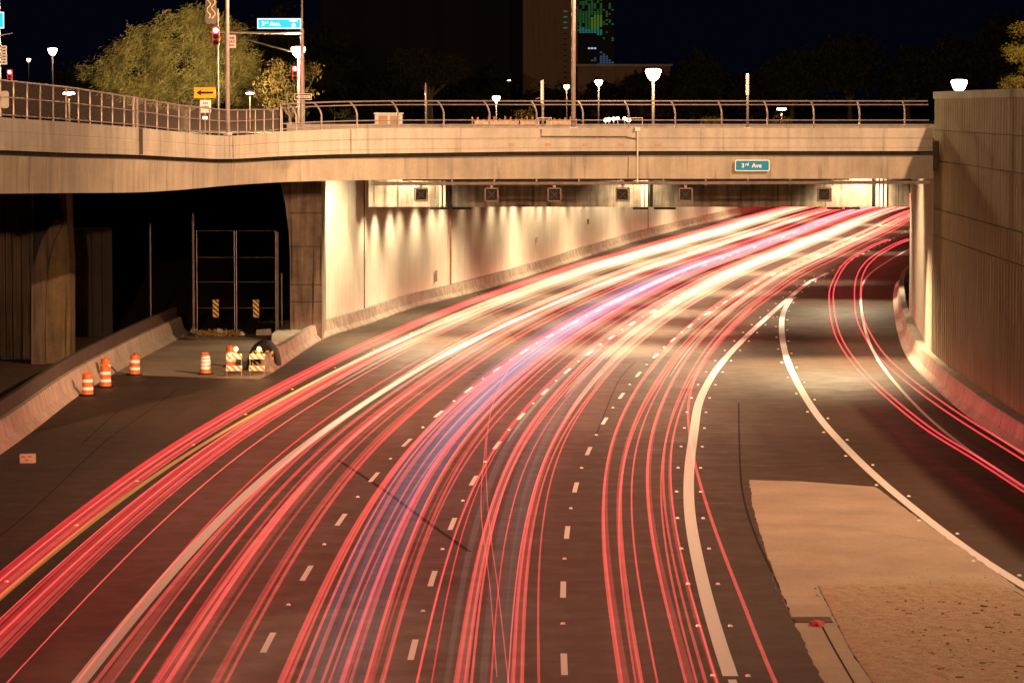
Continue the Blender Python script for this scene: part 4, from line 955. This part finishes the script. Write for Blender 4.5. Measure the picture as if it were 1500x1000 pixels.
for x, y, rx, ry, Y, lab in dk:
    bl = [B(x+random.uniform(-.45, .45)*rx, y+random.uniform(-.35, .6)*ry, rx*random.uniform(.35, .6), ry*random.uniform(.3, .55), Y) for _ in range(7)]+[B(x, y+ry*.25, rx*.8, ry*.75, Y)]
    tree('dark_tree', lab, 'tree', (D(x, 185, Y).x, Y, 12.1), bl, 260, 30, M['leafdark'], (.30, .5), .6, group='dark tree silhouettes behind the overpass', shell=.1)
for x, y, rx, ry, Y, lab in ((770, 168, 16, 10, 188, 'small shrub in the brick planter behind the railing'), (1042, 178, 14, 7, 186, 'low shrub behind the railing right of the slim pole foot'), (1145, 177, 14, 9, 186, 'leafy plant below the low pale lamp'), (490, 170, 28, 16, 195, 'dark bush behind the curved railing posts')):
    tree('shrub', lab, 'shrub', (D(x, 186, Y).x, Y, 12.0), [B(x, y, rx, ry, Y), B(x+rx*.5, y+3, rx*.5, ry*.7, Y)], 30, 26, M['leafgold' if x != 490 else 'leafdark'], (.06, .14), .14, trunk=.03)

# ================================================================== tunnel lighting
k = 0; s_acc = 0; gap_ = 3.5
for i in range(1, len(wp)):
    s_acc += (wp[i]-wp[i-1]).length
    if s_acc < gap_: continue
    s_acc = 0; gap_ = random.uniform(2.8, 5.6); p = wp[i]
    if p.y > 400 or p.y < 201: continue
    a = wp[i-1]; b = wp[min(i+1, len(wp)-1)]; tdir = (b-a).normalized(); nr = Vector((tdir.y, -tdir.x, 0)); k += 1
    c = p+nr*1.1; e = random.uniform(.6, 1.25)*(.15 if 232 < p.y < 240 else 1)
    t = thing('tunnel_lamp', 'wall washing tunnel lamp in the row high along the pale tunnel wall', 'tunnel lamp', (c.x, c.y, 7.25), 'row of tunnel lamps along the left wall')
    MB().box((c.x, c.y, 7.3), (.3, .3, .12)).build('housing', M['dark'], t); MB().tube([(c.x, c.y, 7.36), (c.x, c.y, 10.34)], .02, 5).build('hanger', M['steel'], t)
    light('SPOT', (c.x, c.y, 7.15), (p.x-nr.x*.9, p.y-nr.y*.9, 2.0), 1500*e, TUNNEL, .3, 112, 1.0, parent=t)
# wide ceiling lamps over the lanes
for u, ys, pw in ((-13.4, (185, 205, 228, 252, 280, 310, 345, 385), 26000), (-5.5, (200, 225, 255, 290, 330), 12000), (-1.9, (180, 195, 212, 235, 262, 295, 330, 370), 26000), (4.5, (205, 250, 300, 350), 9000)):
    for y in ys:
        i = min(range(len(REF)), key=lambda j: abs(REF[j].y-y)); p = at_offset(u, i)
        t = thing('tunnel_lamp', 'ceiling lamp inside the tunnel above the traffic lanes', 'tunnel lamp', (p.x, p.y, 9.2), 'ceiling lamps above the tunnel lanes')
        MB().box((p.x, p.y, 9.3), (.5, .5, .2)).build('housing', M['dark'], t); MB().tube([(p.x, p.y, 9.4), (p.x, p.y, 10.34)], .03, 5).build('hanger', M['steel'], t)
        light('SPOT', (p.x, p.y, 9.15), (p.x, p.y-.5, 0), pw, TUNNEL, .25, 125 if u < -10 else 75, 1.0, parent=t)
for x, pw, y_ in ((600, 2600, 0), (930, 1700, 0), (1262, 3200, 0)):
    c = D(x, 262, 195.2); light('SPOT', (c.x, 195.2, 9.7), (c.x, 197, 6.5), pw, TUNNEL, .1, 130, .8)
for lx_, tx, ty, pw_ in ((-5.5, -6.0, 183, 9500), (2.5, 1, 184, 4000), (9.5, 7.5, 180, 9500)): light('SPOT', (lx_, 190, 9.7), (tx, ty, 0), pw_, (1, .72, .42), .3, 104, 1.0)  # added spots without fixtures, imitating headlight glow on the lanes
light('SPOT', (-6.5, 189.5, 9.6), (-9.8, 195, 3.5), 11000, TUNNEL, .2, 100, .7)  # this and the next spots: added without fixtures to brighten walls and ramp
light('SPOT', (15.5, 181, 9.6), (23.0, 181, 3), 5500, (1, .72, .42), .3, 110, .8)
light('SPOT', (23, 225, 9.6), (21.5, 220, 0), 14000, TUNNEL, .3, 100, 1)
light('SPOT', (17.2, 172, 9.8), (16.6, 168, 0), 34000, (1, .70, .38), .2, 100, 1.0)

# ================================================================== light trails of the passing cars: glowing tubes of light hanging over their lanes
RED = {}; TRAIL = .068
def red(e, tone=0):
    e = e*TRAIL; key = (round(e, 3), tone)
    if key not in RED: RED[key] = glow_volume('tail_light_glow', [(1, .105, .085), (1, .16, .12), (.95, .035, .045)][tone], e)
    return RED[key]
def streak_path(u, z, y0=52, y1=470, amp=.0, ph=0, du=0):
    i0 = next(i for i, p in enumerate(REF) if p.y >= y0); i1 = max(i for i, p in enumerate(REF) if p.y <= y1)
    return lane_path(u, i0, i1, z, lambda i: amp*math.sin(i*.022+ph)+du*max(0, (i-30))/120.0)[::3]
lanes = {
 'over the left edge beside the yellow line': [],
}
def px_u(x, y, z):
    if isinstance(x, tuple): x, y = x
    return offset_of(G(x, y, z))
def vehicle(label, group, pxl, pxr, z, r, e, tone=0, amp=.12, ph=None, y0=52, y1=470, du=0, yy=950):
    ph = random.uniform(0, 6) if ph is None else ph
    ul = px_u(pxl, yy, z); p0 = streak_path(ul, 0, y0, y1)[0]
    t = thing('light_trail', label, 'light trail', (p0.x, p0.y, 0), group)
    off = amp*math.sin(30*.022+ph); r = r*.58; e = e*1.35
    def wob(P, r):
        a_ = random.uniform(0, 6); return [r*(1+.16*math.sin(i*.13+a_)+.08*math.sin(i*.41+a_*2)) for i in range(len(P))]
    P_ = streak_path(ul-off, z, y0, y1, amp, ph, du); MB().tube(P_, wob(P_, r), 8).build('tail_light_streak', red(e, tone), t, smooth=True)
    if pxr is not None:
        ur = px_u(pxr, yy, z); P_ = streak_path(ur-off, z, y0, y1, amp, ph, du); MB().tube(P_, wob(P_, r*random.uniform(.85, 1.1)), 8).build('tail_light_streak', red(e*random.uniform(.8, 1.1), tone), t, smooth=True)
g1 = ('red tail light trail in the leftmost lane beside the yellow line', 'red light trails in the leftmost lane')
g2 = ('red tail light trail in the lane right of the solid white line', 'red light trails right of the solid white line')
g3 = ('red tail light trail inside the blue grey band in the middle lane', 'red light trails in the blue grey lane')
g4 = ('red tail light trail in the lane between the second and third dashed lines', 'red light trails between the second and third dashed lines')
g5 = ('red tail light trail in the lane left of the wide gore line', 'red light trails left of the wide gore line')
# (label, left x, right x at picture height 950)
for xl, xr, z, r, e, tone in (((0, 838), (0, 912), 1.0, .07, .9, 2), ((0, 846), (0, 922), .95, .10, .75, 2), ((0, 853), (0, 934), .9, .09, .8, 2), ((0, 861), (0, 945), .85, .08, .9, 0), ((0, 868), (0, 955), .8, .06, .9, 2), ((0, 849), (0, 928), .9, .04, 1.6, 0), ((0, 873), (0, 962), .75, .05, .8, 0), ((0, 906), (10, 1000), .75, .035, 1.8, 0)):
    vehicle(*g1, xl, xr, z, r, e*.8, tone, amp=.06)
for xl, xr, z, r, e, tone in ((178, 262, .8, .08, .9, 0), (200, 276, .75, .06, .8, 0), (190, 285, .85, .15, .35, 0), (228, 300, .8, .06, .7, 0), (276, 356, .8, .09, .9, 0), (150, 228, .8, .04, 1.2, 2), (268, 340, .85, .12, .45, 0), (255, 345, .75, .05, .8, 2)):
    vehicle(*g2, xl, xr, z, r, e*.8, tone)
for xl, xr, z, r, e, tone in ((432, 516, .8, .12, .95, 0), (442, 528, .75, .07, .9, 0), (455, 548, .8, .055, 1.1, 0), (470, 552, .85, .12, .6, 0), (490, 572, .8, .06, .8, 0), (438, 520, .95, .14, .35, 2), (500, 575, .7, .04, .9, 0), (560, 622, .9, .05, .5, 2)):
    vehicle(*g3, xl, xr, z, r, e*.85, tone)
for xl, xr, z, r, e, tone in ((676, 754, .8, .10, .85, 0), (688, 766, .75, .07, .9, 0), (682, 760, .9, .17, .30, 0), (695, 788, .8, .045, 1.1, 0), (622, 748, .75, .035, 1.3, 0), (640, 722, .75, .028, 1.3, 2)):
    vehicle(*g4, xl, xr, z, r, e*.9, tone)
for xl, xr, z, r, e, tone, du in ((902, 992, .8, .085, 1.0, 0, -.1), (924, 1008, .75, .05, .9, 0, .2), (932, 1020, .8, .065, .9, 0, .1), (954, 1036, .8, .04, 1.1, 0, -.2), (908, 998, .95, .13, .35, 0, 0), (928, 1034, .7, .09, .5, 0, .1)):
    vehicle(*g5, xl, xr, z, r, e*.9, tone, du=du)
# one car leaves over the wide gore line
t = thing('light_trail', 'thin red tail light trail crossing the wide white gore line', 'light trail', (6, 60, 0))
MB().tube(smooth(catmull([G(1190, 1110, .7), G(1134, 1000, .7), G(1096, 900, .7), G(1056, 800, .7), G(1026, 710, .7), G(1012, 650, .7), G(1008, 590, .7), G(1024, 540, .7), G(1052, 500, .7), G(1100, 452, .7)], 2), 3), .05, 8).build('tail_light_streak', red(1.2), t)
t = thing('light_trail', 'two hair thin red trails changing lane across the second dashed line', 'light trail', (-1, 70, 0))
for pts in ([(745, 1000), (728, 850), (716, 760), (712, 660), (722, 590), (745, 540)], [(728, 990), (716, 840), (704, 740), (712, 640)]):
    MB().tube(smooth(catmull([G(x, y, 1.0) for x, y in pts], 2), 2), .012, 6).build('tail_light_streak', red(1.0), t)
# ramp cars
A_ = [(1300, 351), (1280, 358), (1240, 382), (1218, 416), (1215, 448), (1224, 492), (1252, 536), (1296, 580), (1360, 632), (1424, 670), (1500, 720), (1600, 785), (1760, 880)]
B_ = [(1330, 350), (1308, 358), (1272, 380), (1254, 408), (1253, 456), (1264, 488), (1288, 524), (1336, 566), (1400, 612), (1500, 674), (1600, 738), (1760, 840)]
for nm, P in (('two red trails on the ramp left of the thin ramp line', A_), ('two red trails on the ramp right of the thin ramp line', B_)):
    t = thing('light_trail', nm, 'light trail', G(*P[5]))
    base = smooth(catmull([G(x, y, .8) for x, y in P], 1.5), 3)
    for sd in (0, .28 if P is A_ else .42):
        Q = []
        for i, p in enumerate(base):
            a = base[max(i-1, 0)]; b = base[min(i+1, len(base)-1)]; tt = (b-a).normalized(); Q.append(p+Vector((tt.y, -tt.x, 0))*-sd)
        MB().tube(Q, .030, 8).build('tail_light_streak', glow_volume('tail_light_glow', (1, .05, .06), 2.0*TRAIL), t)
# pale streaks of lit car bodies near the tunnel and the blue grey bus streak
def spindle(label, u, y0, y1, z, w, h, col, e, group=None):
    P = streak_path(u, z, y0, y1); n = len(P); rr = []
    for i in range(n):
        q = max(0.0, math.sin(math.pi*i/(n-1))); rr.append((max(.02, w/2*q**.5), max(.006, h/2*q**1.6)))
    t = thing('light_trail', label, 'light trail', (P[0].x, P[0].y, 0), group); MB().tube(P, rr, 14).build('pale_streak', glow_volume('pale_streak_glow', col, e*.35), t, smooth=True)
CR = (1, .74, .40)
gp = 'pale light streaks near the tunnel mouth'
def bundle(label, u, y0, y1, n, w, h, col, e, group, spread=.8, z=.8, end=60):
    for k in range(n):
        du = spread*(2*(k+.5)/n-1); spindle(label, u+du+random.uniform(-.08, .08), y0+random.uniform(0, end), y1-random.uniform(0, 60), z+random.uniform(-.15, .2), w*random.uniform(.6, 1.4), h*random.uniform(.7, 1.3), col, e*random.uniform(.6, 1.4), group)
bundle('fine cream light streak left of the solid white line near the tunnel mouth', -13.3, 120, 420, 8, .5, .34, CR, .05, gp, 1.2, end=80)
bundle('fine cream light streak between the blue streaks and the third dashed line', -1.9, 118, 420, 8, .5, .34, CR, .06, gp, 1.1, end=80)
bundle('fine cream light streak far inside the tunnel along the left lane', -13.2, 215, 468, 5, .7, .4, CR, .05, gp, .9, end=30)
bundle('fine cream light streak far inside the tunnel along the fourth lane', -1.9, 200, 440, 5, .7, .4, CR, .04, gp, .9, end=30)
bundle('faint cream light streak right of the solid white line', -9.5, 110, 420, 5, .4, .3, CR, .045, gp, .9, end=70)
bundle('faint cream light streak left of the wide gore line', 1.8, 140, 420, 5, .4, .3, CR, .06, gp, .9, end=70)
bg_ = 'blue grey bus light streaks'
bundle('soft blue grey streak left by a bus in the middle lane', -5.05, 38, 310, 9, .32, .9, (.24, .26, .42), .020, bg_, .7, 1.15, end=6)
bundle('pink violet light streak along the bus lane inside the tunnel', -5.3, 150, 465, 6, .4, .35, (1, .32, .42), .045, 'pink violet streaks along the bus lane', .9, end=50)
bundle('faint grey streak along the fourth lane', -1.9, 45, 260, 5, .3, .5, (.5, .38, .34), .02, 'faint grey streaks in the fourth lane', .8, 1.0, end=10)
